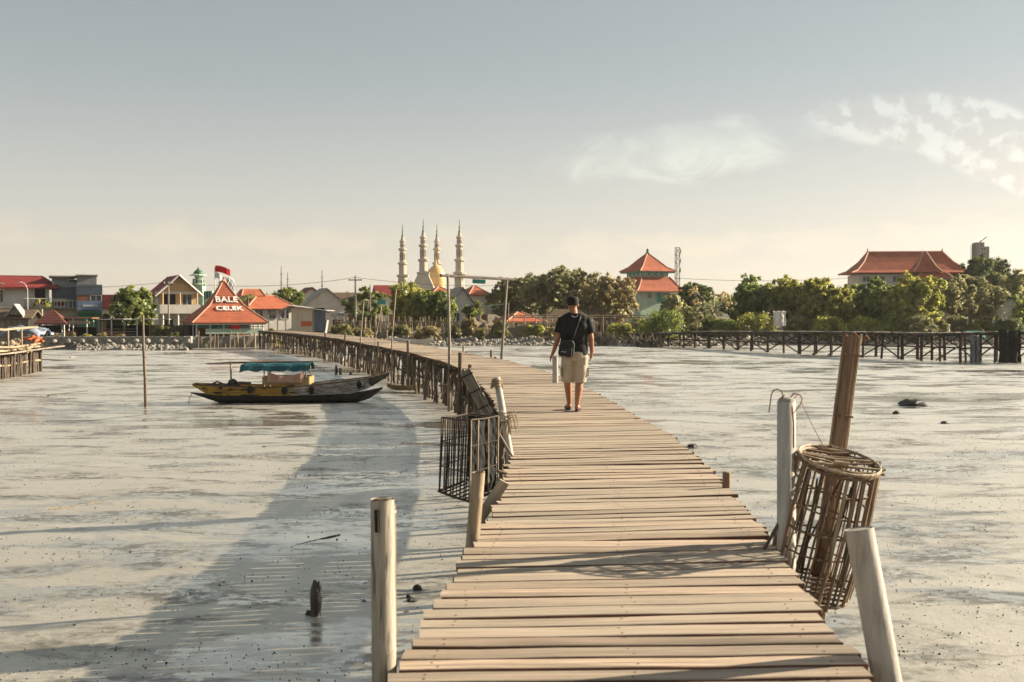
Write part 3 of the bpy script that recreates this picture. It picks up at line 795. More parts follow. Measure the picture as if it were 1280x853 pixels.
def long_shed():
    Y = 88.; t = bld('shed', 'long low shed with rusty sheet roof behind the sea wall', 'shed', 168, Y, R(4))
    e = wz(401, Y) - G0
    for k in range(5):
        part(t, 'roof_sheet', 'zinc', ((-2.2 + k * 1.1, 0, e + .1 + .03 * (k % 2)), (1.12, 2.4, .05)))
    for k in range(6): rod(t, 'post', (-2.6 + k * 1.04, -1.05, -.1), (-2.6 + k * 1.04, -1.05, e + .08), .055, 'frame' if k % 2 else 'stick')
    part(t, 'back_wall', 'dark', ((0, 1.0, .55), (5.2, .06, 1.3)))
    part(t, 'counter', 'brown', ((-1.4, -.5, .3), (1.5, .5, .7)))
    for k in range(4): rod(t, 'rail', (-2.6 + k * .1, -1.1, .25 + .22 * k), (.4, -1.1, .25 + .22 * k), .025, 'stick')
long_shed()
def plank_fence():
    Y = 87.; t = bld('fence', 'dark board fence on the bank between shed and pavilion', 'fence', 213, Y, R(5))
    for k in range(15): part(t, 'board', 'beam', ((-1.5 + k * .215, 0, .55 + .04 * ((k * 7) % 3)), (.2, .05, 1.25)))
    for z in (.3, .9): rod(t, 'rail', (-1.6, .06, z), (1.6, .06, z), .04, 'beam')
plank_fence()
def balcony_house():
    Y = 103.; t = bld('house', 'cream two storey house with red gable roof and white balcony', 'house', 217, Y, R(28))
    w, d = 3.5, 5.0
    fl = wz(391, Y) - G0; ev = wz(366, Y) - G0; pk = wz(347, Y) - G0
    part(t, 'wall', 'white', ((0, .2, fl / 2), (w, d, fl)))
    part(t, 'upper_wall', 'white', ((0, .2, (fl + ev) / 2), (w, d, ev - fl)))
    part(t, 'front_wall', 'yellow_wall', ((0, -2.36, (fl + ev) / 2 + .3), (w - .1, .12, ev - fl - .6)))
    gable(t, w, d + .6, ev, pk - ev, 'tile_red', .45, 'y', wallm='yellow_wall')
    b = MB()
    for sx in (-1, 1): b.tube([(sx * (w / 2 + .5), -3.2, ev - .38), (0, -3.2, pk + .12)], .1, 4)
    b.build('bargeboard', M['frame'], t)
    part(t, 'eave_band', 'frame', ((0, -2.6, ev - .05), (w + .7, .5, .22)))
    win(t, (.85, -2.42, fl + 1.25), 1.0, 1.15, 0, 'window', 'frame', 'glass', 1)
    win(t, (-.8, -2.42, fl + 1.0), 1.3, 1.7, 0, 'doorway', 'yellow_wall', 'dark', 0)
    part(t, 'balcony', 'frame', ((0, -3.0, fl + .02), (w + .3, 1.3, .2)))
    part(t, 'parapet', 'white', ((0, -3.6, fl + .45), (w + .3, .1, .65)))
    for x in (-1.6, -.2, 1.6): rod(t, 'column', (x, -3.5, 0), (x, -3.5, fl), .1, 'frame', 8)
    for x in (-1.6, 0, 1.6): rod(t, 'column', (x, -3.5, fl + .7), (x, -3.5, ev - .1), .08, 'yellow_wall', 8)
    for x in (-1.0, 1.0): win(t, (x, -2.32, 1.0), 1.2, 1.5, 0, 'doorway', 'frame', 'dark', 0)
    win(t, (-1.75, .3, fl + 1.3), .9, 1.0, -math.pi / 2)
balcony_house()
def small_minaret():
    Y = 112.; t = bld('minaret', 'small mint green minaret with dark dome beside the balcony house', 'minaret', 248.5, Y)
    zz = lambda y: wz(y, Y) - G0
    MB().lathe([(.95, 0), (.95, zz(366)), (.9, zz(366)), (.85, zz(357)), ], 4, m=0).build('tower', M['mint'], t)
    MB().lathe([(.9, zz(357)), (.98, zz(357) + .1), (.6, zz(356) + .1), (.55, zz(349)), (.62, zz(348.5))], 8).build('lantern', M['mint'], t)
    for k in range(8):
        a = k * math.pi / 4; win(t, (math.sin(a) * .53, -math.cos(a) * .53, zz(352.6)), .24, .55, a, 'window', 'mint', 'dark', 0, 0, .03)
    MB().lathe([(.95, zz(345)), (.85, zz(344)), (.62, zz(343))], 8).build('gallery', M['mint'], t)
    MB().lathe([(.3, zz(348.5)), (.5, zz(345))], 8).build('bracket', M['mint'], t)
    MB().lathe([(.5, zz(343)), (.52, zz(341.5)), (.42, zz(339.5)), (.2, zz(337.5)), (.05, zz(335.5)), (.03, zz(333.5))], 10).build('dome', M['green_tip'], t, smooth=True)
    for k in range(3): win(t, (-.1 + .0 * k, -.62, zz(372 + k * 7)), .4, .5, 0, 'window', 'frame', 'glass', 0)
    part(t, 'annex', 'mint', ((1.0, .5, zz(364) / 2), (1.1, 1.4, zz(364))))
    for k in range(3): win(t, (1.0 - .3 + k * .3, -.2, zz(369)), .22, .8, 0, 'window', 'teal', 'glass', 0, 0, .03)
small_minaret()
def checker_dome():
    Y = 100.; t = bld('dome', 'blue and white lattice dome peeking out behind the red pavilion roof', 'dome', 284, Y)
    zz = lambda y: wz(y, Y) - G0
    prof = [(.60, zz(372)), (.72, zz(366)), (.78, zz(360)), (.77, zz(356)), (.68, zz(352)), (.52, zz(349)), (.32, zz(347)), (.1, zz(346))]
    MB().lathe(prof, 20).build('shell', M['blue_wall'], t, smooth=True)
    MB().lathe([(.75, 0), (.72, zz(372))], 12).build('drum', M['white'], t)
    n = 10
    for k in range(n):                         # crossing white ribs of the lattice
        for sg in (-1, 1):
            pts = []
            for q in range(15):
                u = q / 14 * (len(prof) - 1); i = min(int(u), len(prof) - 2); f = u - i
                r_ = prof[i][0] * (1 - f) + prof[i + 1][0] * f; z = prof[i][1] * (1 - f) + prof[i + 1][1] * f
                a = 2 * math.pi * k / n + sg * u * .22
                pts.append((math.cos(a) * (r_ + .015), math.sin(a) * (r_ + .015), z))
            MB().tube(pts, .032, 5).build('rib', M['flag_white'], t)
checker_dome()
def bale_pavilion():
    Y = 88.5; t = bld('restaurant', 'open restaurant pavilion with tall orange roof lettered in white on a walled platform', 'restaurant', 280, Y, R(26), z=0.0)
    e = wz(403, Y); kz = wz(381, Y); ap = wz(353.5, Y); fl = 0.95; hw = 3.1
    rf = hip(t, [(hw, hw, e - .06), (hw, hw, e + .02), (2.25, 2.25, e + .72), (1.40, 1.40, kz - .06), (1.36, 1.36, kz), (.86, .86, kz + .72), (.46, .46, kz + 1.35), (.16, .16, ap)], 'tile', rr=.06)
    MB().lathe([(.2, ap), (.28, ap + .1), (.1, ap + .3), (.12, ap + .42)], 8).build('finial', M['ridge'], rf)
    part(t, 'floor', 'concrete', ((0, 0, fl - .06), (6.0, 6.0, .12)))
    b = MB(); b.box((0, -2.95, fl / 2 - .1), (6.1, .12, fl + .05)); b.box((-2.98, 0, fl / 2 - .1), (.12, 5.8, fl + .05)); b.build('platform_wall', M['concrete'], t)
    for k in range(6):
        for y in (-2.7, 2.7): rod(t, 'column', (-2.7 + k * 1.08, y, fl), (-2.7 + k * 1.08, y, e), .07, 'frame')
    for y in (-1.0, .9):
        rod(t, 'column', (-2.7, y, fl), (-2.7, y, e), .07, 'frame'); rod(t, 'column', (2.7, y, fl), (2.7, y, e), .07, 'frame')
    part(t, 'eave_beam', 'frame', ((0, -2.85, e - .12), (5.9, .1, .16)), ((-2.85, 0, e - .121), (.1, 5.6, .16)))
    part(t, 'green_board', 'mint', ((0.3, -2.8, fl + .42), (4.6, .06, .42)))
    part(t, 'green_rail', 'teal', ((0, -2.78, fl + .78), (5.6, .06, .06)))
    part(t, 'back_wall', 'dark', ((0, 2.5, (fl + e) / 2), (5.4, .08, e - fl)))  # near-black sheet that paints the shade inside the open restaurant
    for k in range(3): part(t, 'table', 'brown', ((-1.6 + k * 1.5, 0, fl + .35), (.9, .7, .7)))
    part(t, 'red_banner', 'flag_red', ((.4, -2.84, e - .38), (.7, .04, .3)))
    rr = random.Random(4)
    for k in range(16):
        x = -3.1 + k * .42 + rr.uniform(-.1, .1); h = rr.uniform(.5, 1.5)
        o = MB().tube([(x, -3.15 - rr.uniform(0, .3), -.3), (x + rr.uniform(-.2, .2), -3.12, h)], rr.uniform(.035, .07), 6).build('stake', M['stick'], t)
    rod(t, 'brace', (-2.4, -3.1, .1), (-1.6, -3.1, .9), .05, 'stick'); rod(t, 'brace', (-1.6, -3.1, .1), (-2.4, -3.1, .9), .05, 'stick')
    # the lettering lies on the front slope
    def word(txt, size, x0, z0, z1, y0, y1):
        cu = bpy.data.curves.new('lettering', 'FONT'); cu.body = txt; cu.size = size; cu.align_x = 'CENTER'; cu.align_y = 'CENTER'
        cu.extrude = .03; cu.offset = .010; cu.space_character = 1.04
        ob = bpy.data.objects.new('tmp', cu); COL.objects.link(ob)
        dg = bpy.context.evaluated_depsgraph_get(); me = bpy.data.meshes.new_from_object(ob.evaluated_get(dg))
        bpy.data.objects.remove(ob); me.materials.clear(); me.materials.append(M['letter']); me.name = 'lettering'
        sl = math.atan2(z1 - z0, y1 - y0)
        o = place('lettering', me, rf, (x0, (y0 + y1) / 2 - .07 * math.sin(sl), (z0 + z1) / 2 + .07 * math.cos(sl)), (sl, 0, 0))
        tag(o, 'white painted word reading ' + txt)
        return o
    word('BALE', .82, .0, kz + .06, kz + .68, -1.33, -.9)
    word('CELEK', .74, .1, e + .85, kz - .12, -2.12, -1.5)
    return t
bale_pavilion()
def flag():
    Y = 96.; t = bld('flag', 'red and white flag flying from a pole above the pavilion roof', 'flag', 269, Y)
    zz = lambda y: wz(y, Y) - G0; s = Y / F
    rod(t, 'pole', (0, 0, 0), (0, 0, zz(331.5)), .03, 'frame')
    for nm, m, y0, y1 in (('red_band', 'flag_red', 332, 340), ('white_band', 'flag_white', 340, 347.5)):
        b = MB(); nx = 10; vs = []; fs = []
        for i in range(nx + 1):
            u = i / nx; x = u * (19 if nm == 'red_band' else 9) * s; dy = .12 * math.sin(u * 7); dr = u * u * 5.5 * s
            for yy in (y0, y1): vs.append((x, dy, zz(yy) - dr))
        for i in range(nx): fs.append((2 * i, 2 * i + 1, 2 * i + 3, 2 * i + 2))
        b.add(vs, fs); o = b.build(nm, M[m], t)
        so = o.modifiers.new('thickness', 'SOLIDIFY'); so.thickness = .015
flag()
def orange_house():
    Y = 104.; t = bld('house', 'low house with stepped orange hipped roof behind the restaurant', 'house', 332, Y, R(30))
    zz = lambda y: wz(y, Y) - G0
    part(t, 'wall', 'white', ((0, 0, zz(386) / 2), (4.2, 4.2, zz(386))))
    hip(t, [(2.7, 2.7, zz(387)), (2.7, 2.7, zz(386)), (.9, .15, zz(370))], 'tile')
    hip(t, [(1.2, 1.0, zz(371)), (1.2, 1.0, zz(370)), (.9, .5, zz(363)), (.85, .1, zz(362))], 'tile', (-1.3, .6, 0), name='upper_roof')
    for x in (-1.3, 0, 1.3): win(t, (x, -2.1, zz(393)), .9, 1.0)
orange_house()
def jetty_shack():
    Y = 84.5; t = bld('shack', 'yellow and blue board shack with sheet roof at the landward end of boardwalk', 'shack', 388, Y, R(-2))
    zz = lambda y: wz(y, Y) - G0; s = Y / F
    X = lambda x: (x - 388) * s
    for k in range(12):
        x = X(370) + k * .155; part(t, 'board', 'cream', ((x, -1.2, zz(400)), (.15, .05, zz(384.5) - zz(414) - .03 * (k % 3))))
    for k in range(7):
        x = X(396) + k * .155; part(t, 'board', 'blue_wall', ((x, -1.2, zz(401)), (.15, .05, zz(388) - zz(414))))
    part(t, 'wall', 'dark', ((X(389), .1, zz(400)), (X(410) - X(369), 2.4, zz(385) - zz(415))))
    b = MB(); b.prism([(X(364), zz(382.5)), (X(414), zz(389)), (X(414), zz(388.2)), (X(364), zz(381.7))], -1.6, 1.5); b.build('roof', M['zinc'], t)
    b = MB(); b.prism([(X(338), zz(394)), (X(366), zz(384)), (X(366), zz(383.2)), (X(338), zz(393.2))], -1.5, 1.2); b.build('lean_to_roof', M['zinc'], t)
    for x in (341, 352, 362): rod(t, 'post', (X(x), -1.35, -.3), (X(x), -1.35, zz(392 - (x - 341) * .35)), .05, 'frame')
    part(t, 'orange_panel', 'orange', ((X(387.5), -1.3, zz(404.5)), (.85, .05, .38)))
    part(t, 'bench', 'stick', ((X(392), -1.6, .35), (1.6, .3, .06)), ((X(385), -1.6, .17), (.08, .3, .32)), ((X(399), -1.6, .17), (.08, .3, .32)))
    rod(t, 'leaning_sheet', (X(409), -1.2, -.1), (X(413), -1.1, zz(400)), .12, 'frame', 4)
    part(t, 'floor', 'stick', ((X(378), -.9, -.06), (5.0, 2.4, .1)))
jetty_shack()
simple_house('house', 'grey roofed house with white gable, largest beyond the jetty shack', 404, 122, 5.0, 4.6, 3.0, 1.9, 'tile_grey', 'white', R(20), 'y', wins=2)
simple_house('house', 'house with dark ridge and pale gable behind the grey roofed house', 386, 140, 5.0, 4.0, 3.6, 1.8, 'tile_dark', 'white', R(24), 'y', wins=2)
simple_house('house', 'brownish low house beside the utility pole', 430, 128, 4.2, 4.0, 3.2, 1.3, 'thatch', 'cream', R(10), 'x', wins=2)
def kiosk():
    Y = 104.; t = bld('kiosk', 'small white kiosk with bright orange side panel', 'kiosk', 430, Y)
    part(t, 'body', 'white', ((-.5, 0, 1.0), (2.0, 1.6, 2.0))); part(t, 'side_panel', 'orange', ((.75, -.2, 1.35), (.5, 1.2, 1.5)))
    part(t, 'roof', 'zinc', ((-.2, 0, 2.1), (2.7, 2.0, .08))); win(t, (-.5, -.8, 1.2), 1.2, .8, 0, 'hatch', 'frame', 'dark', 0)
kiosk()
simple_house('house', 'house with plain red gable end beside the big twin tree', 482, 128, 2.2, 3.5, 4.4, 1.0, 'tile_red', 'white', R(15), 'x', wins=1)
simple_house('house', 'house with red hipped roof rising behind the twin tree', 549, 132, 3.0, 3.0, 4.2, 1.3, 'tile', 'cream', R(25), 'x', wins=1, kind='hip')
simple_house('house', 'white house with grey gable roof and dark doorway behind the gate frame', 573, 112, 2.6, 4.5, 3.1, 1.7, 'tile_grey', 'white', R(14), 'y', wins=1)
simple_house('house', 'house with red hipped roof above the small green tree', 593, 124, 2.2, 3.0, 4.2, 1.2, 'tile', 'white', R(25), 'x', wins=1, kind='hip')
simple_house('house', 'low hut with flat orange hipped roof beside the spreading tree', 649, 103, 3.4, 3.0, 1.3, 1.0, 'tile', 'white', R(22), 'x', wins=2, door=False, kind='hip')
def teal_awning():
    Y = 100.; t = bld('awning', 'sloping pale teal awning on thin posts', 'awning', 616, Y)
    zz = lambda y: wz(y, Y) - G0; s = Y / F
    b = MB(); b.prism([(-1.3, zz(384.5)), (1.6, zz(380)), (1.6, zz(379)), (-1.3, zz(383.5))], -.9, .9); b.build('sheet', M['mint'], t)
    for x in (-1.2, 1.5):
        for y in (-.8, .8): rod(t, 'post', (x, y, -.1), (x, y, zz(384 if x < 0 else 380.2)), .05, 'stick')
    part(t, 'counter', 'white', ((.2, .4, .5), (2.0, .5, 1.0)))
teal_awning()
for (px, Y, w, h, rz, lab) in ((708, 104, 6.0, 2.6, .1, 'thatched hut with broad brown roof under the spreading tree'), (752, 108, 4.2, 2.9, -.15, 'smaller thatched hut at the edge of the spreading tree')):
    t = bld('hut', lab, 'hut', px, Y, rz)
    hip(t, [(w / 2, 2.0, .95), (w / 2, 2.0, 1.1), (w / 5, .15, h)], 'thatch', ridge=False)
    for k in range(5):
        for y in (-1.6, 1.6): rod(t, 'post', (-w / 2 + .4 + k * (w - .8) / 4, y, -.1), (-w / 2 + .4 + k * (w - .8) / 4, y, 1.0), .06, 'stick')
    part(t, 'back_wall', 'dark', ((0, 1.5, .5), (w - .6, .06, 1.0)))
def big_mosque():
    Y = 380.; t = bld('mosque', 'distant mosque with golden onion dome between four tiered minarets', 'mosque', 545, Y)
    zz = lambda y: wz(y, Y) - G0; s = Y / F; X = lambda x: (x - 545) * s
    part(t, 'hall', 'stone', ((X(549), 0, zz(364) / 2), (26, 16, zz(364))))
    for k in range(9): win(t, (X(549) - 11 + k * 2.7, -8, zz(384)), 1.3, 4.0, 0, 'window', 'stone', 'glass', 1)
    part(t, 'parapet', 'stone', ((X(549), 0, zz(363)), (26.6, 16.6, .7)))
    MB().lathe([(3.3, zz(366)), (3.2, zz(361)), (3.55, zz(354)), (3.6, zz(348)), (3.3, zz(342)), (2.5, zz(337)), (1.4, zz(333.5)), (.5, zz(331)), (.15, zz(328)), (.1, zz(321))], 24).build('dome', M['gold'], t, smooth=True)
    MB().lathe([(3.7, zz(372)), (3.7, zz(362)), (3.4, zz(362))], 16).build('drum', M['stone'], t)
    for px, top, yy, sc in ((503.5, 280, 8, .93), (529.3, 274.5, -8, 1.0), (546.4, 280, 9, .9), (574.5, 274.5, -7, 1.0)):
        Y2 = Y + yy; z2 = lambda y: (wz(y, Y2) - G0); h0 = top
        m = bpy.data.objects.new('minaret', None); COL.objects.link(m); m.parent = t; m.location = (wx(px, Y2) - t.location.x, yy, 0)
        L_ = lambda q: z2(h0 + q * (1.0 if sc == 1 else .97))
        w = 1.0 * sc
        MB().lathe([(2.05 * w, 0), (1.85 * w, L_(75)), (1.85 * w, L_(69.5)), (2.45 * w, L_(68.5)), (2.45 * w, L_(66)), (1.55 * w, L_(65.5)), (1.5 * w, L_(53.5)), (2.05 * w, L_(52)), (2.05 * w, L_(50)),
                    (1.25 * w, L_(49.5)), (1.2 * w, L_(35.5)), (1.7 * w, L_(34)), (1.7 * w, L_(32)), (1.0 * w, L_(31.5)), (.98 * w, L_(25)), (1.3 * w, L_(23.5)), (1.3 * w, L_(22)), (.8 * w, L_(21.6)), (.55 * w, L_(17))], 8).build('shaft', M['stone'], m)
        MB().lathe([(.75 * w, L_(22)), (.5 * w, L_(16)), (.22 * w, L_(12)), (.3 * w, L_(9.5)), (.12 * w, L_(7)), (.16 * w, L_(5)), (.05 * w, L_(0))], 8).build('spire', M['green_tip'], m)
        for k in range(8):
            a = k * math.pi / 4
            win(m, (math.sin(a) * 1.14 * w, -math.cos(a) * 1.14 * w, L_(42.5)), .52, 2.6, a, 'arch', 'stone', 'dark', 0, 0, .1)
            win(m, (math.sin(a) * .93 * w, -math.cos(a) * .93 * w, L_(28.3)), .38, 1.2, a, 'arch', 'stone', 'dark', 0, 0, .08)
        for k in range(0, 8, 1):
            a = k * math.pi / 4; win(m, (math.sin(a) * 1.78 * w, -math.cos(a) * 1.78 * w, L_(74)), .45, 1.4, a, 'arch', 'stone', 'dark', 0, 0, .1)
        if px == 529.3: MB().lathe([(5.4, z2(364)), (5.2, z2(359)), (2.9, z2(345)), (2.7, z2(342))], 4).build('base', M['stone'], m)
big_mosque()
def joglo():
    Y = 150.; t = bld('mosque', 'two tiered red roofed mosque with teal walls behind the trees', 'mosque', 809, Y, R(24))
    zz = lambda y: wz(y, Y) - G0
    part(t, 'wall', 'mint', ((0, 0, zz(366) / 2), (5.6, 5.6, zz(366))))
    win(t, (-1.4, -2.8, zz(369.5)), .8, 1.1); 
    part(t, 'teal_panel', 'teal', ((1.0, -2.83, zz(371.5)), (2.3, .06, 1.5))); win(t, (1.0, -2.86, zz(369.5)), .8, .8)
    hip(t, [(4.15, 4.15, zz(365.5)), (4.15, 4.15, zz(364.5)), (3.2, 3.2, zz(358)), (2.3, 2.3, zz(347))], 'tile', rr=.1)
    part(t, 'eave', 'frame', ((0, 0, zz(365.5)), (8.1, 8.1, .15)))
    part(t, 'clerestory', 'mint', ((0, 0, zz(344)), (4.3, 4.3, zz(340) - zz(349))))
    for k in range(4):
        win(t, (-1.6 + k * 1.07, -2.15, zz(343.6)), .8, .5, 0, 'window', 'teal', 'frame', 0); win(t, (-2.15, -1.6 + k * 1.07, zz(343.6)), .8, .5, -math.pi / 2, 'window', 'teal', 'frame', 0)
    part(t, 'teal_eave', 'teal', ((0, 0, zz(341.2)), (5.7, 5.7, .22)))
    hip(t, [(2.95, 2.95, zz(340.5)), (2.95, 2.95, zz(339.6)), (2.0, 2.0, zz(334.5)), (1.1, 1.1, zz(326)), (.12, .12, zz(317.5))], 'tile', name='upper_roof', rr=.09)
    MB().lathe([(.15, zz(318)), (.3, zz(316.5)), (.12, zz(315)), (.22, zz(313.6)), (.05, zz(311))], 8).build('finial', M['green_tip'], t)
joglo()
def big_hall():
    Y = 140.; t = bld('hall', 'large white hall with wide orange hipped roof and pyramid porch above the trees', 'hall', 1130, Y, R(-6))
    zz = lambda y: wz(y, Y) - G0; s = Y / F
    part(t, 'wall', 'white', ((0, 0, zz(344) / 2), (13.4, 7.0, zz(344))))
    for k in range(7): win(t, (-5.8 + k * 1.9, -3.5, zz(350)), 1.0, .8)
    part(t, 'brown_bay', 'tile_dark', ((4.6, -3.45, zz(350)), (4.0, .3, 1.6)))
    hip(t, [(7.8, 4.3, zz(343)), (7.8, 4.3, zz(342.2)), (6.9, 3.4, zz(339)), (5.7, 1.7, zz(328)), (4.85, .12, zz(315.5))], 'tile', rr=.12)
    for sx in (-1, 1): MB().lathe([(.16, zz(316)), (.1, zz(313.5)), (.03, zz(310.5))], 6, (sx * 4.85, 0, 0)).build('finial', M['ridge'], t)
    hip(t, [(1.75, 1.75, zz(343)), (1.75, 1.75, zz(342.3)), (1.15, 1.15, zz(336)), (.12, .12, zz(317.5))], 'tile', (1.1, -5.2, 0), name='porch_roof', rr=.1)
    hip(t, [(3.1, 2.6, zz(356.5)), (3.1, 2.6, zz(355.5)), (1.5, 1.5, zz(343.5))], 'tile', (1.9, -5.2, 0), name='lower_roof', rr=.1)
    part(t, 'porch', 'cream', ((2.0, -5.2, zz(357) / 2), (4.4, 3.6, zz(357))))
    win(t, (3.2, -7.0, zz(361)), 1.2, .8)
    part(t, 'dish', 'frame', ((4.3, -3.8, zz(347)), (.8, .2, .4)))
big_hall()
def concrete_tower():
    Y = 260.; t = bld('tower', 'grey concrete tower block with small crane on top', 'tower', 1223, Y)
    zz = lambda y: wz(y, Y) - G0
    part(t, 'shaft', 'concrete', ((0.3, 0, zz(309) / 2), (3.0, 3.0, zz(309))))
    part(t, 'top', 'concrete', ((-.3, 0, zz(307)), (1.9, 2.6, zz(303.5) - zz(310))))
    for k in range(5): rod(t, 'scaffold', (-1.6, -1.2 + k * .6, 0), (-1.6, -1.2 + k * .6, zz(306)), .06, 'iron')
    for k in range(6): win(t, (.3, -1.5, zz(312 + k * 6)), 1.2, .7)
    rod(t, 'jib', (.2, 0, zz(303)), (1.8, 0, zz(296.5)), .1, 'iron'); rod(t, 'mast', (.2, 0, zz(304)), (.2, 0, zz(301)), .12, 'iron')
concrete_tower()
simple_house('house', 'house with broad dull red roof at far right edge', 1278, 135, 9.0, 5, 4.4, 2.3, 'tile_dark', 'cream', R(-8), 'x', wins=3)

# ---- poles, masts, lamps, signs
def pole(name, label, cat, px, ytop, Y, r=.07, m='concrete', z=G0, arms=()):
    t = bld(name, label, cat, px, Y, z=z); h = wz(ytop, Y) - z
    MB().tube([(0, 0, -.2), (0, 0, h)], [r, r * .7], 8).build('shaft', M[m], t)
    for (dz, w) in arms:
        rod(t, 'crossarm', (-w / 2, 0, h - dz), (w / 2, 0, h - dz), .05, 'iron')
        for k in range(3): MB().lathe([(.04, h - dz), (.06, h - dz + .12), (.03, h - dz + .22)], 6, ((k - 1) * w * .42, 0, 0)).build('insulator', M['frame'], t)
    return t, h
pole('utility_pole', 'grey utility pole with crossarm standing in front of cream balcony house', 'utility pole', 211, 352, 97, .1, arms=((.25, .9),))
pole('utility_pole', 'utility pole with crossarm and insulators left of the twin tree', 'utility pole', 444.5, 345, 98, .11, arms=((.4, 1.3),))
pole('utility_pole', 'plain thin utility pole in the palm clump behind boardwalk', 'utility pole', 463, 356, 104, .08)
def street_lamp():
    t, h = pole('street_lamp', 'thin white street lamp with curved arm before white house', 'street lamp', 35, 362, 93, .05, 'frame')
    MB().tube([(0, 0, h - .05), (-.12, 0, h + .35), (-.35, 0, h + .58), (-.62, 0, h + .66)], .03, 6).build('arm', M['frame'], t)
    MB().box((-.72, 0, h + .65), (.35, .14, .08)).build('lamp_head', M['frame'], t)
street_lamp()
def lattice_mast(px, ytop, Y, w, lab):
    t = bld('radio_mast', lab, 'mast', px, Y); h = wz(ytop, Y) - G0; n = int(h / (w * 1.6))
    for sx, sy in ((-1, -1), (1, -1), (0, 1)): rod(t, 'leg', (sx * w / 2, sy * w / 2, 0), (sx * w / 2, sy * w / 2, h), w * .09, 'concrete', 5)
    for k in range(n):
        z0 = h * k / n; z1 = h * (k + 1) / n
        MB().tube([(-w / 2, -w / 2, z0), (w / 2, -w / 2, z1)], w * .06, 4).tube([(w / 2, -w / 2, z0), (0, w / 2, z1)], w * .06, 4).tube([(-w / 2, -w / 2, z1), (w / 2, -w / 2, z1)], w * .06, 4).build('bracing', M['concrete'], t)
    for k in range(3): MB().box((w * .7, 0, h * (.95 - k * .12)), (w * .3, w * .3, h * .05)).build('antenna', M['frame'], t)
lattice_mast(846, 310, 170, .75, 'pale lattice radio mast beside the two tiered mosque')
for px, yt, Y, lab in ((352, 333, 420, 'hazy radio mast rising above the restaurant side of town'), (360, 341, 420, 'shorter hazy mast next to the taller one'), (403, 338, 400, 'hazy radio mast above the grey roofed houses')):
    t = bld('radio_mast', lab, 'mast', px, Y); h = wz(yt, Y) - G0
    MB().tube([(0, 0, 0), (0, 0, h)], [.5, .14], 5).build('shaft', M['concrete'], t)
    for k in range(4): rod(t, 'stay', (-.5, 0, h * (.3 + k * .18)), (.5, 0, h * (.3 + k * .18)), .1, 'iron')
def wire(name, lab, pts, sag, r=.012):
    b = MB()
    for p, q in zip(pts[:-1], pts[1:]):
        p, q = Vector(p), Vector(q)
        b.tube([p.lerp(q, k / 10) - Vector((0, 0, sag * 4 * (k / 10) * (1 - k / 10))) for k in range(11)], r, 4)
    tag(b.build(name, M['iron']), lab, 'cable')
wire('cable', 'overhead cable strung across the left side of town', [at(-60, 352, 97), at(211, 352.5, 97), at(444.5, 347, 98), at(700, 352, 104)], .6, .018)
wire('cable', 'overhead cable running behind the radio mast', [at(846, 348, 170), at(1100, 345, 172)], .6, .03)
def sign(name, lab, px, y0, y1, Y, w, m):
    t = bld(name, lab, 'sign', px, Y); z0, z1 = wz(y1, Y) - G0, wz(y0, Y) - G0
    part(t, 'board', m, ((0, -.06, (z0 + z1) / 2), (w, .06, z1 - z0))); rod(t, 'post', (0, 0, -.1), (0, 0, z1), .05, 'stick')
sign('sign', 'small teal sign board beside the palm clump', 477, 375, 381, 96, .8, 'teal')

# ---- the sea wall, the rubble, the stick revetment
def sea_wall():
    t = thing('sea_wall', 'low grey sea wall of stacked blocks on the left bank', 'wall')
    r = random.Random(8); x0, x1 = wx(20, 81), wx(238, 82); n = 26; L_ = (x1 - x0) / n
    bm = [MB().box((0, 0, 0), (L_ * .95, .5, .27)).mesh('block', M['concrete']), MB().box((0, 0, 0), (L_ * .9, .46, .26)).mesh('block', M['concrete'])]
    for row in range(4):
        for k in range(n):
            if r.random() < .05 and row == 3: continue
            place('block', r.choice(bm), t, (x0 + (k + .5 * (row % 2) + .3) * L_, 81.6 + row * .09 + r.uniform(-.05, .05), .05 + row * .285), (r.gauss(0, .02), r.gauss(0, .02), r.gauss(0, .03)))
    MB().box(((x0 + x1) / 2, 82.3, .45), (x1 - x0, .5, 1.15)).build('core', M['grey_wall'], t)
    # stone lumps set into the wall foot
    for k in range(22):
        b = rockmesh(r.randint(0, 5)); place('stone', b, t, (x0 + 2.4 + k * .52 + r.uniform(-.1, .1), 81.25, .42 + .28 * (k % 2)), (r.uniform(0, 3), r.uniform(0, 3), 0), (.2, .2, .2))
_rocks = {}
def rockmesh(k, m='rock'):
    if (k, m) not in _rocks:
        r = random.Random(100 + k); b = MB()
        prof = [(.55 + r.uniform(-.1, .1), -.5), (.95, -.25), (1.0, .05), (.75, .4), (.3, .6)]
        b.lathe(prof, 7)
        b.v = [(x * (1 + r.uniform(-.25, .25)), y * (1 + r.uniform(-.25, .25)), z * (1 + r.uniform(-.2, .2))) for x, y, z in b.v]
        _rocks[(k, m)] = b.mesh('rock', M[m])
    return _rocks[(k, m)]
sea_wall()
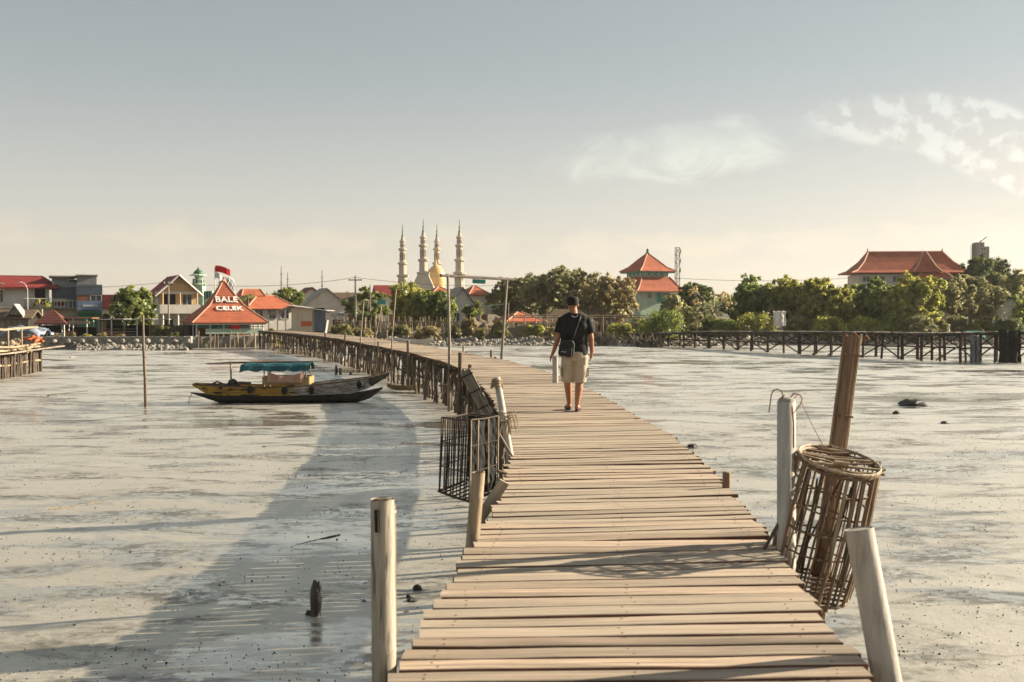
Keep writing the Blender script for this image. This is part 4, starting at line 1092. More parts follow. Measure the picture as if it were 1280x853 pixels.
def scatter(name, label, pts, sizes, m, seed):
    """many little lumps joined into one mass"""
    r = np.random.default_rng(seed); base = []
    ico = np.array([(0, 0, 1), (.89, 0, .45), (.28, .85, .45), (-.72, .53, .45), (-.72, -.53, .45), (.28, -.85, .45), (.72, .53, -.45), (-.28, .85, -.45), (-.89, 0, -.45), (-.28, -.85, -.45), (.72, -.53, -.45), (0, 0, -1)])
    fc = np.array([(0, 1, 2), (0, 2, 3), (0, 3, 4), (0, 4, 5), (0, 5, 1), (1, 6, 2), (2, 7, 3), (3, 8, 4), (4, 9, 5), (5, 10, 1), (6, 7, 2), (7, 8, 3), (8, 9, 4), (9, 10, 5), (10, 6, 1), (7, 6, 11), (8, 7, 11), (9, 8, 11), (10, 9, 11), (6, 10, 11)])
    n = len(pts); V = ico[None] * (1 + r.uniform(-.3, .3, (n, 12, 1))) * (sizes[:, None, None] * r.uniform(.6, 1.3, (n, 1, 3)))
    a = r.uniform(0, 6.3, n); c, s = np.cos(a)[:, None], np.sin(a)[:, None]
    V = np.stack([V[..., 0] * c - V[..., 1] * s, V[..., 0] * s + V[..., 1] * c, V[..., 2]], -1) + pts[:, None, :]
    Q = (fc[None] + (np.arange(n) * 12)[:, None, None]).reshape(-1, 3)
    return tag(place(name, npmesh(name, V.reshape(-1, 3), Q, M[m])), label, None, None, 'stuff')
def rubble(px0, px1, o0, o1, n, seed, name, label, front=None, hmax=.55):
    """broken stone heaped against the shoreline"""
    r = np.random.default_rng(seed); px = r.uniform(px0, px1, n); o = o0 + (o1 - o0) * r.random(n); P = []
    for a, b_ in zip(px, o):
        Y = (front if front else 90.0)
        for _ in range(3): Y = (front if front else float(shore_y(wx(a, Y)))) + b_
        P.append((wx(a, Y), Y, .02 + hmax * np.clip((b_ - o0) / (o1 - o0), 0, 1) * r.uniform(.5, 1.05)))
    return scatter(name, label, np.array(P), r.uniform(.05, .17, n) * (1 + .7 * (r.random(n) > .93)), 'rock', seed)
rubble(95, 232, -1.5, .15, 1000, 1, 'rubble', 'pale broken rubble along the foot of the left sea wall', 81.0, .42)
rubble(335, 480, -.6, 1.2, 500, 4, 'rubble', 'scattered rubble under the landward end of the boardwalk', None, .5)
rubble(480, 745, -1.2, 1.6, 1900, 2, 'rubble', 'pale rubble line along the middle shore behind the walking man', None, .7)
rubble(760, 1290, -1.0, 1.8, 1800, 3, 'rubble', 'grey rubble on the right shore behind the pier', None, .75)
def revetment():
    t = thing('revetment', 'leaning dark sticks and branches piled along shore right of the man', 'stick pile')
    r = random.Random(3)
    ms = [MB().tube([(0, 0, -.3), (r.uniform(-.1, .1), .05, .6), (r.uniform(-.2, .2), 0, 1.3)], [.06, .05, .03], 6).mesh('stick', M['stick']) for _ in range(5)]
    md = [MB().tube([(0, 0, -.3), (r.uniform(-.1, .1), .05, .6), (r.uniform(-.2, .2), 0, 1.2)], [.07, .06, .04], 6).mesh('stick', M['beam']) for _ in range(4)]
    for k in range(170):
        px = r.uniform(738, 830); Y = np.interp(px, [738, 830], [91, 87]) + r.uniform(-.6, 1.2)
        place('stick', r.choice(ms if r.random() < .6 else md), t, (wx(px, Y), Y, .0), (r.gauss(.1, .3), r.gauss(-.35, .4), r.uniform(0, .6)), [r.uniform(.5, 1.1)] * 3)
revetment()
def stick_fence(name, lab, px0, px1, ytop, Y0, Y1, n, seed, m='stick', base=.3):
    t = thing(name, lab, 'fence'); r = random.Random(seed)
    ms = [MB().tube([(0, 0, -.3), (r.uniform(-.05, .05), 0, .5), (r.uniform(-.08, .08), 0, 1.0)], [.05, .045, .035], 6).mesh('picket', M[m]) for _ in range(4)]
    for k in range(n):
        px = px0 + (px1 - px0) * (k + r.uniform(-.2, .2)) / n; Y = Y0 + (Y1 - Y0) * k / n; h = wz(ytop, Y) - base
        place('picket', r.choice(ms), t, (wx(px, Y), Y, base), (r.gauss(0, .05), r.gauss(0, .06), 0), (1, 1, h * r.uniform(.8, 1.12)))
    for q in (.35, .85):
        b = MB(); b.tube([(wx(px0 + (px1 - px0) * k / 8, Y0 + (Y1 - Y0) * k / 8), Y0 + (Y1 - Y0) * k / 8 - .06, base + (wz(ytop, Y0) - base) * q + r.uniform(-.05, .05)) for k in range(9)], .04, 6)
        b.build('rail', M[m], t)
stick_fence('fence', 'long grey stick fence on the bank below the twin tree', 415, 600, 398.5, 96, 97, 130, 4)
stick_fence('fence', 'pale stake fence along the bank below the thatched huts', 672, 800, 401, 96, 95, 70, 6)
def walkway_rail():
    t = thing('railing', 'pale bamboo railing in front of the thatched huts', 'railing'); r = random.Random(2)
    for q in (394.5, 397):
        MB().tube([at(640 + k * 21, q + r.uniform(-.4, .4), 95.3) for k in range(9)], .05, 6).build('rail', M['bamboo'], t)
    for k in range(12):
        p = at(642 + k * 14, 394, 95.4); MB().tube([(p.x, p.y, .4), p], .05, 6).build('post', M['bamboo'], t)
walkway_rail()
def shelf_frame():
    Y = 88.; t = bld('bench', 'crude wooden bench frame on two posts beside far boardwalk', 'bench', 477, Y, z=.2)
    for x in (-.5, .45): rod(t, 'post', (x, 0, -.3), (x, 0, wz(394 if x < 0 else 408, Y) - .2), .05, 'bamboo')
    part(t, 'shelf', 'bamboo', ((.05, 0, wz(410, Y) - .2), (1.7, .5, .07)))
shelf_frame()
def bank_mounds():
    r = np.random.default_rng(5)
    for px, Y, w, h, lab in ((600, 95.5, 4.2, 1.9, 'mound of brown earth and dry brush behind the gate frame'), (655, 96, 5.0, 1.5, 'lower mound of reddish earth beside the orange roofed hut'), (400, 93, 7.0, .9, 'low weedy earth bank behind the far boardwalk'), (520, 95, 9, .9, 'weedy earth slope below the twin tree')):
        n = 26; x, y = np.meshgrid(np.linspace(-1, 1, n), np.linspace(-1, 1, n), indexing='ij'); d = np.clip(1 - x * x - y * y, 0, 1) ** .7
        z = d * h * (.65 + .7 * fbm(x * 4 + px, y * 4, 31, 4)) - .15
        V = np.stack([x * w / 2, y * 2.0, z], -1).reshape(-1, 3); i, j = np.meshgrid(np.arange(n - 1), np.arange(n - 1), indexing='ij'); a = (i * n + j).ravel()
        tag(place('earth_mound', npmesh('earth_mound', V, np.stack([a, a + n, a + n + 1, a + 1], 1), M['earth']), None, (wx(px, Y), Y, .45)), lab, 'mound', None, 'structure')
bank_mounds()

# ---- the pier on the right
def right_pier():
    t = thing('pier', 'long dark timber pier on braced legs along the right shore', 'pier'); r = random.Random(9)
    PX = [735, 800, 880, 960, 1040, 1100, 1160, 1220, 1262, 1420]; PY = [98, 91, 84.7, 76, 69.5, 66.5, 63, 61.5, 60.5, 58]
    TOP = [418, 417, 414.6, 414.8, 415.2, 416, 417.0, 416.2, 415, 412]
    def c(px):
        Y = float(np.interp(px, PX, PY)); return Vector((wx(px, Y), Y, wz(float(np.interp(px, PX, TOP)), Y)))
    px = 742; pts = []
    while px < 1330:
        pts.append(c(px)); Y = pts[-1].y; px += 1.15 / Y * F * r.uniform(.85, 1.15)
    for k in range(len(pts) - 1):
        a, b = pts[k], pts[k + 1]; d = (b - a); n = Vector((-d.y, d.x, 0)).normalized(); u = d.normalized()
        if n.y < 0: n = -n
        nb = 5
        for q in range(nb):                      # deck boards
            p = a + d * ((q + .5) / nb); rot = math.atan2(d.y, d.x)
            MB().box((0, 0, 0), (d.length / nb * .95, 1.5, .05)).build('deck_board', M['pier'] if r.random() < .35 else M['bamboo_grey'], t, p + n * .75 + Vector((0, 0, r.uniform(-.01, .02))), (0, 0, rot))
        MB().tube([a - Vector((0, 0, .1)), b - Vector((0, 0, .1))], .08, 5).build('beam', M['pier'], t)
        MB().tube([a + n * 1.5 - Vector((0, 0, .1)), b + n * 1.5 - Vector((0, 0, .1))], .08, 5).build('beam', M['pier'], t)
        for w in (0.05, 1.4):
            p = a + n * w
            MB().tube([(p.x + r.gauss(0, .06), p.y, -.3), (p.x, p.y, p.z - .05)], r.uniform(.07, .11), 6).build('leg', M['pier'], t)
        zm = a.z * .5
        MB().tube([a - Vector((0, 0, a.z - zm + r.uniform(-.06, .06))), b - Vector((0, 0, b.z - zm))], .055, 5).build('rail', M['pier'], t)
        zs = [(zm, .92), (.92, zm)]
        for (f0, f1) in ((zm, a.z - .12), (a.z - .12, zm)):
            MB().tube([(a.x, a.y - .05, f0), (b.x, b.y - .05, f1)], .04, 5).build('brace', M['pier'], t)
        if k % 2 == 0 and r.random() < .8:
            MB().tube([(a.x, a.y - .05, zm), (b.x, b.y - .05, .05)], .05, 5).build('brace', M['pier'], t)
        else: MB().tube([(a.x, a.y + .5, .05), (b.x, b.y + .5, zm)], .05, 5).build('brace', M['pier'], t)
    return c
pier_at = right_pier()
def hung(name, lab, px0, px1, y0, y1, Y, m, cat, seed):
    b = MB(); r = random.Random(seed); nx, nz_ = 9, 8; vs = []; fs = []
    for i in range(nx + 1):
        for j in range(nz_ + 1):
            p = at(px0 + (px1 - px0) * i / nx, y0 + (y1 - y0) * j / nz_, Y); vs.append((p.x + r.uniform(-.04, .04), p.y + .12 * math.sin(i * 1.7) + r.uniform(-.05, .05), max(p.z, .02)))
    for i in range(nx):
        for j in range(nz_): a = i * (nz_ + 1) + j; fs.append((a, a + 1, a + nz_ + 2, a + nz_ + 1))
    b.add(vs, fs); o = b.build(name, M[m]); tag(o, lab, cat)
    so = o.modifiers.new('thickness', 'SOLIDIFY'); so.thickness = .03
hung('net', 'black netting draped over the right end of the pier', 1249, 1277, 413, 454, 60.0, 'net', 'net', 1)
hung('cloth', 'grey cloth hanging down from the pier legs', 1213, 1225, 419, 456, 61.0, 'grey_wall', 'cloth', 2)
hung('cloth', 'white sheet hanging among bushes behind the pier', 967, 982, 389, 408, 92.0, 'flag_white', 'cloth', 3)

# ---- the cluttered jetty at the left edge
def left_jetty():
    t = thing('jetty', 'rickety jetty of dark stakes and pale bamboo rails at left edge', 'jetty'); r = random.Random(6)
    A, B = gnd(-40, 484), gnd(51, 464.5)
    n = 34
    for k in range(n + 1):
        p = A.lerp(B, k / n); h = r.uniform(1.15, 1.4)
        MB().tube([(p.x + r.gauss(0, .05), p.y, -.3), (p.x + r.gauss(0, .06), p.y, h)], r.uniform(.05, .085), 6).build('stake', M['beam'] if r.random() < .8 else M['post'], t)
    C = B + Vector((-3.3, 6.5, 0))
    for k in range(12):
        p = B.lerp(C, k / 12); MB().tube([(p.x, p.y, -.3), (p.x + r.gauss(0, .05), p.y, r.uniform(1.1, 1.4))], .07, 6).build('stake', M['beam'], t)
    for z, m in ((.62, 'bamboo'), (1.28, 'bamboo'), (1.42, 'bamboo')):
        MB().tube([A.lerp(B, k / 8) + Vector((0, -.09, z + r.uniform(-.06, .06))) for k in range(9)], .055, 6).build('rail', M[m], t)
    MB().tube([A.lerp(B, k / 8) * 1.0 + Vector((-.6, 2.6, 2.25 + r.uniform(-.07, .07))) for k in range(7)], .06, 6).build('rail', M['bamboo'], t)
    for k in range(3):
        p = A.lerp(B, .3 + .2 * k) + Vector((-.6, 2.6, 0)); MB().tube([p, p + Vector((0, 0, 2.3))], .05, 6).build('stake', M['stick'], t)
    n2 = 22
    for k in range(n2):
        p = A.lerp(B, k / n2) + Vector((-.2, 1.6, 1.2)); MB().box((0, 0, 0), (.32, 3.2, .06)).build('deck_board', M['bamboo_grey'], t, p, (0, 0, r.gauss(0, .05)))
    return A, B
JA, JB = left_jetty()
def crumpled(name, lab, cat, c, sx, sy, sz, m, seed, n=14):
    r = np.random.default_rng(seed); x, y = np.meshgrid(np.linspace(-1, 1, n), np.linspace(-1, 1, n), indexing='ij')
    z = (1 - .6 * (x * x + y * y)) * .6 + (fbm(x * 3 + seed, y * 3, seed, 3) - .45) * 1.4
    V = np.stack([x * sx + r.normal(0, .03, x.shape), y * sy + r.normal(0, .03, x.shape), z * sz], -1).reshape(-1, 3)
    i, j = np.meshgrid(np.arange(n - 1), np.arange(n - 1), indexing='ij'); a = (i * n + j).ravel()
    o = place(name, npmesh(name, V, np.stack([a, a + n, a + n + 1, a + 1], 1), M[m]), None, c); tag(o, lab, cat)
    so = o.modifiers.new('thickness', 'SOLIDIFY'); so.thickness = .03
crumpled('tarpaulin', 'rumpled blue and white tarpaulin heaped on the left jetty', 'tarpaulin', at(34, 416, 52.5), 1.0, .9, .45, 'blue_tarp', 3)
crumpled('sack', 'crumpled orange sack beside the tarpaulin on left jetty', 'sack', at(42, 426, 50.5), .34, .4, .32, 'orange', 5)
crumpled('net', 'pale tangled fishing net spilling over the jetty rail', 'net', at(25, 440, 49.3), .5, .3, .35, 'rope', 8)
crumpled('sack', 'tan bundle lying on the left jetty deck', 'sack', at(11, 433, 49.5), .35, .4, .4, 'stick', 12)
crumpled('sack', 'cream coloured bundle behind the jetty rail', 'sack', at(21, 431, 50), .25, .3, .35, 'bamboo', 13)
# ------------------------------------------------------------------ trees, palms, bushes, far woods
def leaves(C, Rr, n, size, rg, squash=.75, out=None):
    """n leaf quads per clump on and inside blobs C (k,3) of radius Rr (k,); out: outward direction of each clump"""
    k = len(C); N = k * n
    d = rg.normal(size=(k, n, 3)); d /= np.linalg.norm(d, axis=2, keepdims=True)
    rad = Rr[:, None] * (rg.random((k, n)) ** .5) * (1 + .5 * (rg.random((k, n)) > .9))
    P = C[:, None, :] + d * rad[..., None] * np.array([1, 1, squash])
    nm = d * .8 + rg.normal(0, .5, (k, n, 3)); nm[..., 2] += .3
    if out is not None: nm = nm + out[:, None, :] * .7
    nm /= np.linalg.norm(nm, axis=2, keepdims=True)
    a = rg.normal(size=(k, n, 3)); a -= nm * (a * nm).sum(2, keepdims=True); a /= np.linalg.norm(a, axis=2, keepdims=True)
    b = np.cross(nm, a); s = size * rg.uniform(.5, 1.4, (k, n, 1))
    P, a, b, nm = (q.reshape(N, 3) for q in (P, a * s, b * s * .55, nm)); fold = nm * s.reshape(N, 1) * .18
    V = np.stack([P - a, P + b * .9 - fold, P + a, P - b * .9 - fold], 1).reshape(-1, 3)
    Q = np.arange(N * 4).reshape(N, 4)
    tint = np.clip(rg.normal(.5, .3, (k, 1)) + rg.normal(0, .2, (k, n)), 0, 1).reshape(-1)
    return V, Q, tint
def tree(label, px, ytop, wpx, Y, leaf, seed, bark='bark', name='tree', group=None, dens=1.0, gap=.0, lsize=.16, trunk_h=.35, flat=1.0, base=G0, cat='tree', lean=0.0, nclump=None, bare=False):
    rg = np.random.default_rng(seed); r = random.Random(seed); s = Y / F
    H = wz(ytop, Y) - base; W = wpx * s
    t = thing(name, label, cat, (wx(px, Y), Y, base), 0, group)
    ch = H * (1 - trunk_h) * .5; cz = H - ch
    nl = int(np.clip(W * H * 1.0, 9, 38)) if not nclump else max(nclump // 5, 8)
    # lobes fill an uneven crown; each lobe carries small sprays on its skin
    lobes = []; tries = 0
    while len(lobes) < nl and tries < 4000:
        tries += 1; p = rg.uniform(-1, 1, 3); q = np.linalg.norm(p)
        if q > 1: continue
        if any(np.linalg.norm(p - o) < .30 for o in lobes): continue
        lobes.append(p)
    lobes = np.array(lobes); nl = len(lobes)
    lr = rg.uniform(.26, .46, nl) * min(W / 2, ch) * (1.0 - gap * .45)
    sc = np.array([max(W / 2 - lr.mean() * .75, .2), max(W / 2 - lr.mean() * .75, .2) * .85, max(ch - lr.mean() * .7, .2)])
    LC = lobes * sc + np.array([lean, 0, cz]); LC[:, 2] += rg.normal(0, .06 * H, nl) * (1 - np.abs(lobes[:, 2]))
    C = []; CR = []; OUT = []
    for c, r0, lb in zip(LC, lr, lobes):
        m = int(np.clip(30 * dens * r0 / .7, 9, 40))
        d = rg.normal(size=(m, 3)); d[:, 2] += .35; d /= np.linalg.norm(d, axis=1, keepdims=True)
        C.append(c + d * (r0 * rg.uniform(.5, 1.25, (m, 1))) * np.array([1, 1, .85])); CR.append(r0 * rg.uniform(.15, .34, m)); OUT.append(d)
    C, CR, OUT = np.concatenate(C), np.concatenate(CR), np.concatenate(OUT)
    if gap: kp = rg.random(len(C)) > gap * .55; C, CR, OUT = C[kp], CR[kp], OUT[kp]
    n = int(np.clip(30 * dens * (CR.mean() / .17) ** 1.5 * (.16 / lsize) ** 2, 14, 90))
    V, Q, tint = leaves(C, CR, n, lsize, rg, .9, OUT)
    place('crown', npmesh('crown', V, Q, leaf, tint), t)
    b = MB(); th = max(cz - ch * .45, .3); tr = (.03 * H + .03) * (.5 if bare else 1.0)
    b.tube([(0, 0, -.2), (lean * .3 + r.uniform(-.1, .1), 0, th * .5), (lean * .6, 0, th), (lean * .9, 0, cz + ch * .3)], [tr * 1.2, tr, tr * .8, tr * .25], 8)
    b.build('trunk', M[bark], t, smooth=True)
    lb = MB()
    for i in (range(nl) if bare else rg.choice(nl, min(nl, 10), replace=False)):
        p0 = Vector((lean * .6, 0, th * r.uniform(.75, 1.05))); p1 = Vector(LC[i]); mid = p0.lerp(p1, .5) + Vector((r.uniform(-.15, .15), r.uniform(-.15, .15), -.03 * H))
        lb.tube([p0, mid, p1], [tr * .55, tr * .38, tr * .12], 6)
        for q in range(3 if bare else 1):
            e = p1 + Vector((r.gauss(0, .35), r.gauss(0, .3), r.uniform(.1, .5))); lb.tube([mid.lerp(p1, .6), e], [tr * .2, tr * .06], 5)
    lb.build('limbs', M[bark], t, smooth=True)
    return t
def bush(label, px, ytop, wpx, Y, leaf, seed, base=G0, lsize=.10, group=None, dens=1.0, name='bush'):
    rg = np.random.default_rng(seed); s = Y / F; H = max(wz(ytop, Y) - base, .4); W = wpx * s
    t = thing(name, label, 'bush', (wx(px, Y), Y, base), 0, group)
    k = int(np.clip(W * H * 22 * dens, 14, 130)); C = rg.uniform(-1, 1, (k, 3)); C[:, 2] = rg.uniform(.05, .95, k)
    C[:, :2] *= np.sqrt(1 - C[:, 2:3] ** 2 * .8); cr = rg.uniform(.12, .26, k) * min(W / 2, H)
    C = C * np.array([W / 2 * .85, W / 2 * .6, H * .85])
    V, Q, tint = leaves(C, cr, 46, lsize, rg, .9, C / np.linalg.norm(C, axis=1, keepdims=True))
    place('foliage', npmesh('foliage', V, Q, leaf, tint), t)
    b = MB(); r = random.Random(seed)
    for q in range(5): p = C[r.randrange(k)]; b.tube([(r.uniform(-.1, .1), 0, -.15), (p[0] * .5, p[1] * .5, p[2] * .5), tuple(p)], [.04, .03, .012], 5)
    b.build('stems', M['bark'], t); return t
def palm(label, px, ytop, wpx, Y, seed, nf=11, leaf=None, cat='palm', name='palm'):
    r = random.Random(seed); s = Y / F; H = wz(ytop, Y) - G0; L_ = wpx * s / 2; hz = H - L_ * .35
    t = thing(name, label, cat, (wx(px, Y), Y, G0))
    MB().tube([(0, 0, -.2), (.05, 0, hz * .5), (0, 0, hz)], [.13, .1, .09], 8).build('trunk', M['bark'], t, smooth=True)
    for k in range(nf):
        a = 2 * math.pi * k / nf + r.uniform(-.2, .2); up = r.uniform(.25, .9); V = []; fs = []; n = 8; L2 = L_ * r.uniform(.85, 1.15)
        pts = []
        for q in range(n + 1):
            u = q / n; pts.append(Vector((math.cos(a) * L2 * u, math.sin(a) * L2 * u, hz + L2 * (up * u - (.75 + up * .3) * u * u * 1.1))))
        b = MB(); b.tube(pts, [.03 * (1 - q / n) + .006 for q in range(n + 1)], 4)
        side = Vector((-math.sin(a), math.cos(a), 0))
        for q in range(1, n * 3):
            u = q / (n * 3); i = min(int(u * n), n - 1); p = pts[i].lerp(pts[i + 1], u * n - i); fwd = (pts[i + 1] - pts[i]).normalized(); w = L2 * .34 * math.sin(math.pi * min(u * .9 + .08, 1))
            for sg in (-1, 1):
                tip = p + side * sg * w * .75 + fwd * w * .5 - Vector((0, 0, w * .35)); e = fwd * L2 * .022
                b.add([p - e, p + e, tip], [(0, 1, 2)])
        me = b.mesh('frond', leaf or L_MID); at_ = me.attributes.new('tint', 'FLOAT', 'FACE'); at_.data.foreach_set('value', [r.uniform(.2, .8)] * len(me.polygons))
        place('frond', me, t)
    return t
TG = 'trees along the shore'
# left bank
tree('round dense dark tree between the shop block and cream balcony house', 168, 358, 58, 96, L_MID, 11, group=TG, trunk_h=.12, dens=1.2)
tree('low dark tree leaning beside the round tree by the shed', 146, 379, 34, 93, L_DARK, 12, group=TG, trunk_h=.1)
bush('pale green bush in front of the dark board fence', 203, 404, 34, 84.5, L_OLIVE, 13, base=.3)
bush('small bush at the foot of restaurant platform wall', 218, 412, 18, 84, L_MID, 14, base=.2)
for i, (px, yt, w, lab) in enumerate(((72, 416, 16, 'dry yellow shrub below the maroon roofed pavilion'), (89, 415, 14, 'dry tuft below the food stall'), (108, 417, 16, 'low yellow green shrub on the sea wall top'), (128, 416, 16, 'brown dry shrub on the sea wall top'), (150, 417, 18, 'dry straw coloured shrub in front of the long shed'))):
    bush(lab, px, yt, w, 84.2, (L_DRY, L_DRY, L_YEL, L_DRY, L_DRY)[i], 20 + i, base=.75, group='dry shrubs on the sea wall')
def pruned_tree():
    Y = 91; t = thing('tree', 'lopped bare tree with stub branches and few leaves before white house', 'tree', (wx(52, Y), Y, G0), 0, TG); z = lambda y: wz(y, Y) - G0
    b = MB(); b.tube([(0, 0, -.1), (.02, 0, z(392)), (0, 0, z(384))], [.14, .12, .12], 8); b.build('trunk', M['bark_pale'], t)
    b = MB()
    for x, yt in ((-.55, 379), (.5, 377), (-.25, 374), (.15, 377)): b.tube([(0, 0, z(386)), (x * .7, 0, z(383)), (x, 0, z(yt))], [.1, .08, .07], 7)
    b.build('limbs', M['bark_pale'], t); rg = np.random.default_rng(3)
    C = np.array([(-.55, 0, z(380)), (.5, 0, z(378)), (-.3, 0, z(376)), (-.6, 0, z(382)), (.55, 0, z(382))]); V, Q, ti = leaves(C, np.full(5, .22), 60, .09, rg)
    place('crown', npmesh('crown', V, Q, L_YEL, ti), t)
pruned_tree()
palm('small palm behind the right side of restaurant roof', 310, 366, 24, 99, 5, 10)
tree('leafy tree behind the orange roofed house', 357, 361, 46, 116, L_MID, 15, group=TG, trunk_h=.15, dens=1.1)
tree('dark tree left of the utility pole with crossarm', 440, 368, 28, 108, L_DARK, 16, group=TG, trunk_h=.2)
tree('taller loose green tree behind the palm clump', 466, 356, 44, 110, L_MID, 17, group=TG, trunk_h=.2, gap=.3)
palm('pale banana palm with broad fronds in front of the loose tree', 462, 371, 34, 100, 6, 9, L_GREY)
bush('dark bush under the banana palm', 452, 384, 40, 99, L_DARK, 18)
tree('large rounded green tree, left half of the twin tree', 515, 354, 62, 103, L_YEL, 19, group=TG, trunk_h=.06, dens=1.25)
tree('darker rounded tree touching the right side of the twin tree', 543, 359, 54, 101, L_MID, 23, group=TG, trunk_h=.06, dens=1.2)
tree('small bright green tree between white house and awning', 589, 367, 27, 104, L_MID, 24, group=TG, trunk_h=.2)
# centre
tree('widest spreading olive tree shading the thatched huts', 708, 334, 132, 112, L_GREY, 25, group=TG, trunk_h=.22, dens=.8, gap=.3, nclump=210, lsize=.15)
tree('hazy olive tree filling the left flank of the spreading tree', 652, 343, 92, 122, L_OLIVE, 26, group=TG, trunk_h=.15, gap=.3, dens=.8, nclump=150, lsize=.15)
tree('dry brownish tree on the right flank of the spreading tree', 762, 344, 84, 108, L_DRY, 27, group=TG, trunk_h=.15, gap=.3, dens=.8, nclump=130, lsize=.14)
bush('rounded green bush at shoreline just right of the man', 775, 402, 42, 93, L_YEL, 28, base=.4)
bush('large dark green shrub in front of the two tiered mosque', 828, 384, 72, 92, L_MID, 29, dens=1.2)
tree('bushy olive tree below the teal walls of the mosque', 838, 366, 50, 99, L_GREY, 30, group=TG, trunk_h=.1)
tree('pale half bare tree with whitish branches behind left pier end', 892, 346, 72, 97, L_DRY, 31, 'bark_pale', group=TG, trunk_h=.3, gap=.7, dens=.5, bare=True, nclump=34)
tree('low pale tree with bent white limbs at the pier start', 872, 372, 44, 94, L_GREY, 32, 'bark_pale', group=TG, trunk_h=.35, gap=.6, dens=.5, bare=True, nclump=22)
tree('dark tree crown behind the half bare tree', 868, 352, 56, 118, L_DARK, 33, group=TG, trunk_h=.2)
# right
for i, (px, yt, w, Y, lf, sd, lab) in enumerate((
        (948, 346, 66, 104, L_MID, 34, 'tall green tree right of the half bare tree'),
        (985, 344, 56, 102, L_YEL, 35, 'yellow green tree above the hanging white sheet'),
        (1030, 345, 70, 99, L_YEL, 36, 'broad bright tree left of the big hall'),
        (1062, 352, 46, 104, L_MID, 37, 'green tree in front of the left corner of big hall'),
        (1098, 346, 60, 99, L_MID, 38, 'dark leafy tree in front of the hall wall'),
        (1140, 346, 66, 97, L_YEL, 39, 'bright leafy tree below the pyramid porch'),
        (1192, 345, 52, 101, L_GREY, 40, 'sage green tree right of the pyramid porch'),
        (1213, 340, 40, 108, L_GREY, 41, 'slender sage tree under the dark round tree'),
        (1228, 319, 62, 128, L_DARK, 42, 'dark round tree below the concrete tower'),
        (1240, 354, 50, 104, L_GREY, 43, 'pale willowy tree near the smoke'),
        (1272, 342, 60, 110, L_GREY, 44, 'willowy tree at right edge'),
        (1268, 366, 44, 98, L_MID, 45, 'low green tree behind the netting at right edge'),
        (925, 366, 50, 112, L_DARK, 46, 'dark green tree low behind the half bare tree'))):
    tree(lab, px, yt, w * 1.22, Y, lf, sd, group=TG, trunk_h=.08 if sd not in (40, 41, 43) else .3, dens=.85, gap=.25)
for i, (px, yt, w, lf, lab) in enumerate((
        (905, 398, 30, L_MID, 'deep green shrub beneath the half bare tree'), (942, 390, 48, L_YEL, 'light yellow green shrub left of the hanging sheet'),
        (1000, 394, 38, L_OLIVE, 'olive shrub right of the hanging sheet'), (1035, 396, 40, L_YEL, 'leafy shrub behind the pier centre'),
        (1080, 396, 40, L_YEL, 'yellow green shrub behind the split bamboo stake'), (1118, 392, 42, L_YEL, 'bright shrub row end below the hall trees'),
        (1150, 394, 36, L_GREY, 'greyish shrub near the rubble shore'), (1172, 398, 26, L_OLIVE, 'small olive shrub near the upturned boat'), (1258, 396, 36, L_DARK, 'dark shrub behind the pier netting'))):
    bush(lab, px, yt - 3, w * 1.25, 94 + (i % 3), lf, 60 + i, group='shrubs behind the pier')
for i, (px, yt, w, lf, lab) in enumerate((
        (425, 404, 40, L_OLIVE, 'weedy bush right of the jetty shack'), (452, 408, 36, L_DRY, 'dry weeds beside the bench frame'), (500, 404, 34, L_OLIVE, 'olive weeds below the stick fence'),
        (535, 406, 40, L_DRY, 'brown brush below the twin tree'), (566, 404, 26, L_OLIVE, 'brush at the foot of the left gate pole'), (586, 392, 26, L_DRY, 'dry brush on top of the earth mound'),
        (601, 407, 14, L_YEL, 'tiny bright bush at the rubble line'), (625, 398, 26, L_OLIVE, 'olive brush between the mounds'), (668, 404, 34, L_YEL, 'yellow green weeds left of the man'),
        (690, 407, 24, L_DRY, 'dry grass tuft beside the weeds left of the man'), (340, 408, 16, L_YEL, 'small yellow green bush beside restaurant platform'), (382, 410, 14, L_OLIVE, 'weeds under the jetty shack'))):
    bush(lab, px, yt, w, 92.5 + (i % 3) * .8, lf, 80 + i, base=.45, group='weeds on the middle bank', lsize=.11)
for i, (px, yt, w, lf, lab) in enumerate(((858, 384, 44, L_OLIVE, 'olive shrub filling the gap below the two tiered mosque'), (884, 392, 40, L_MID, 'green shrub at the foot of the low pale tree'), (800, 394, 34, L_YEL, 'light shrub between man and dark shrub'), (1195, 392, 40, L_OLIVE, 'olive shrub under the sage green trees'), (1225, 396, 36, L_YEL, 'yellow shrub left of the smoke'))):
    bush(lab, px, yt, w, 96 + (i % 2), lf, 120 + i, group='shrubs behind the pier')
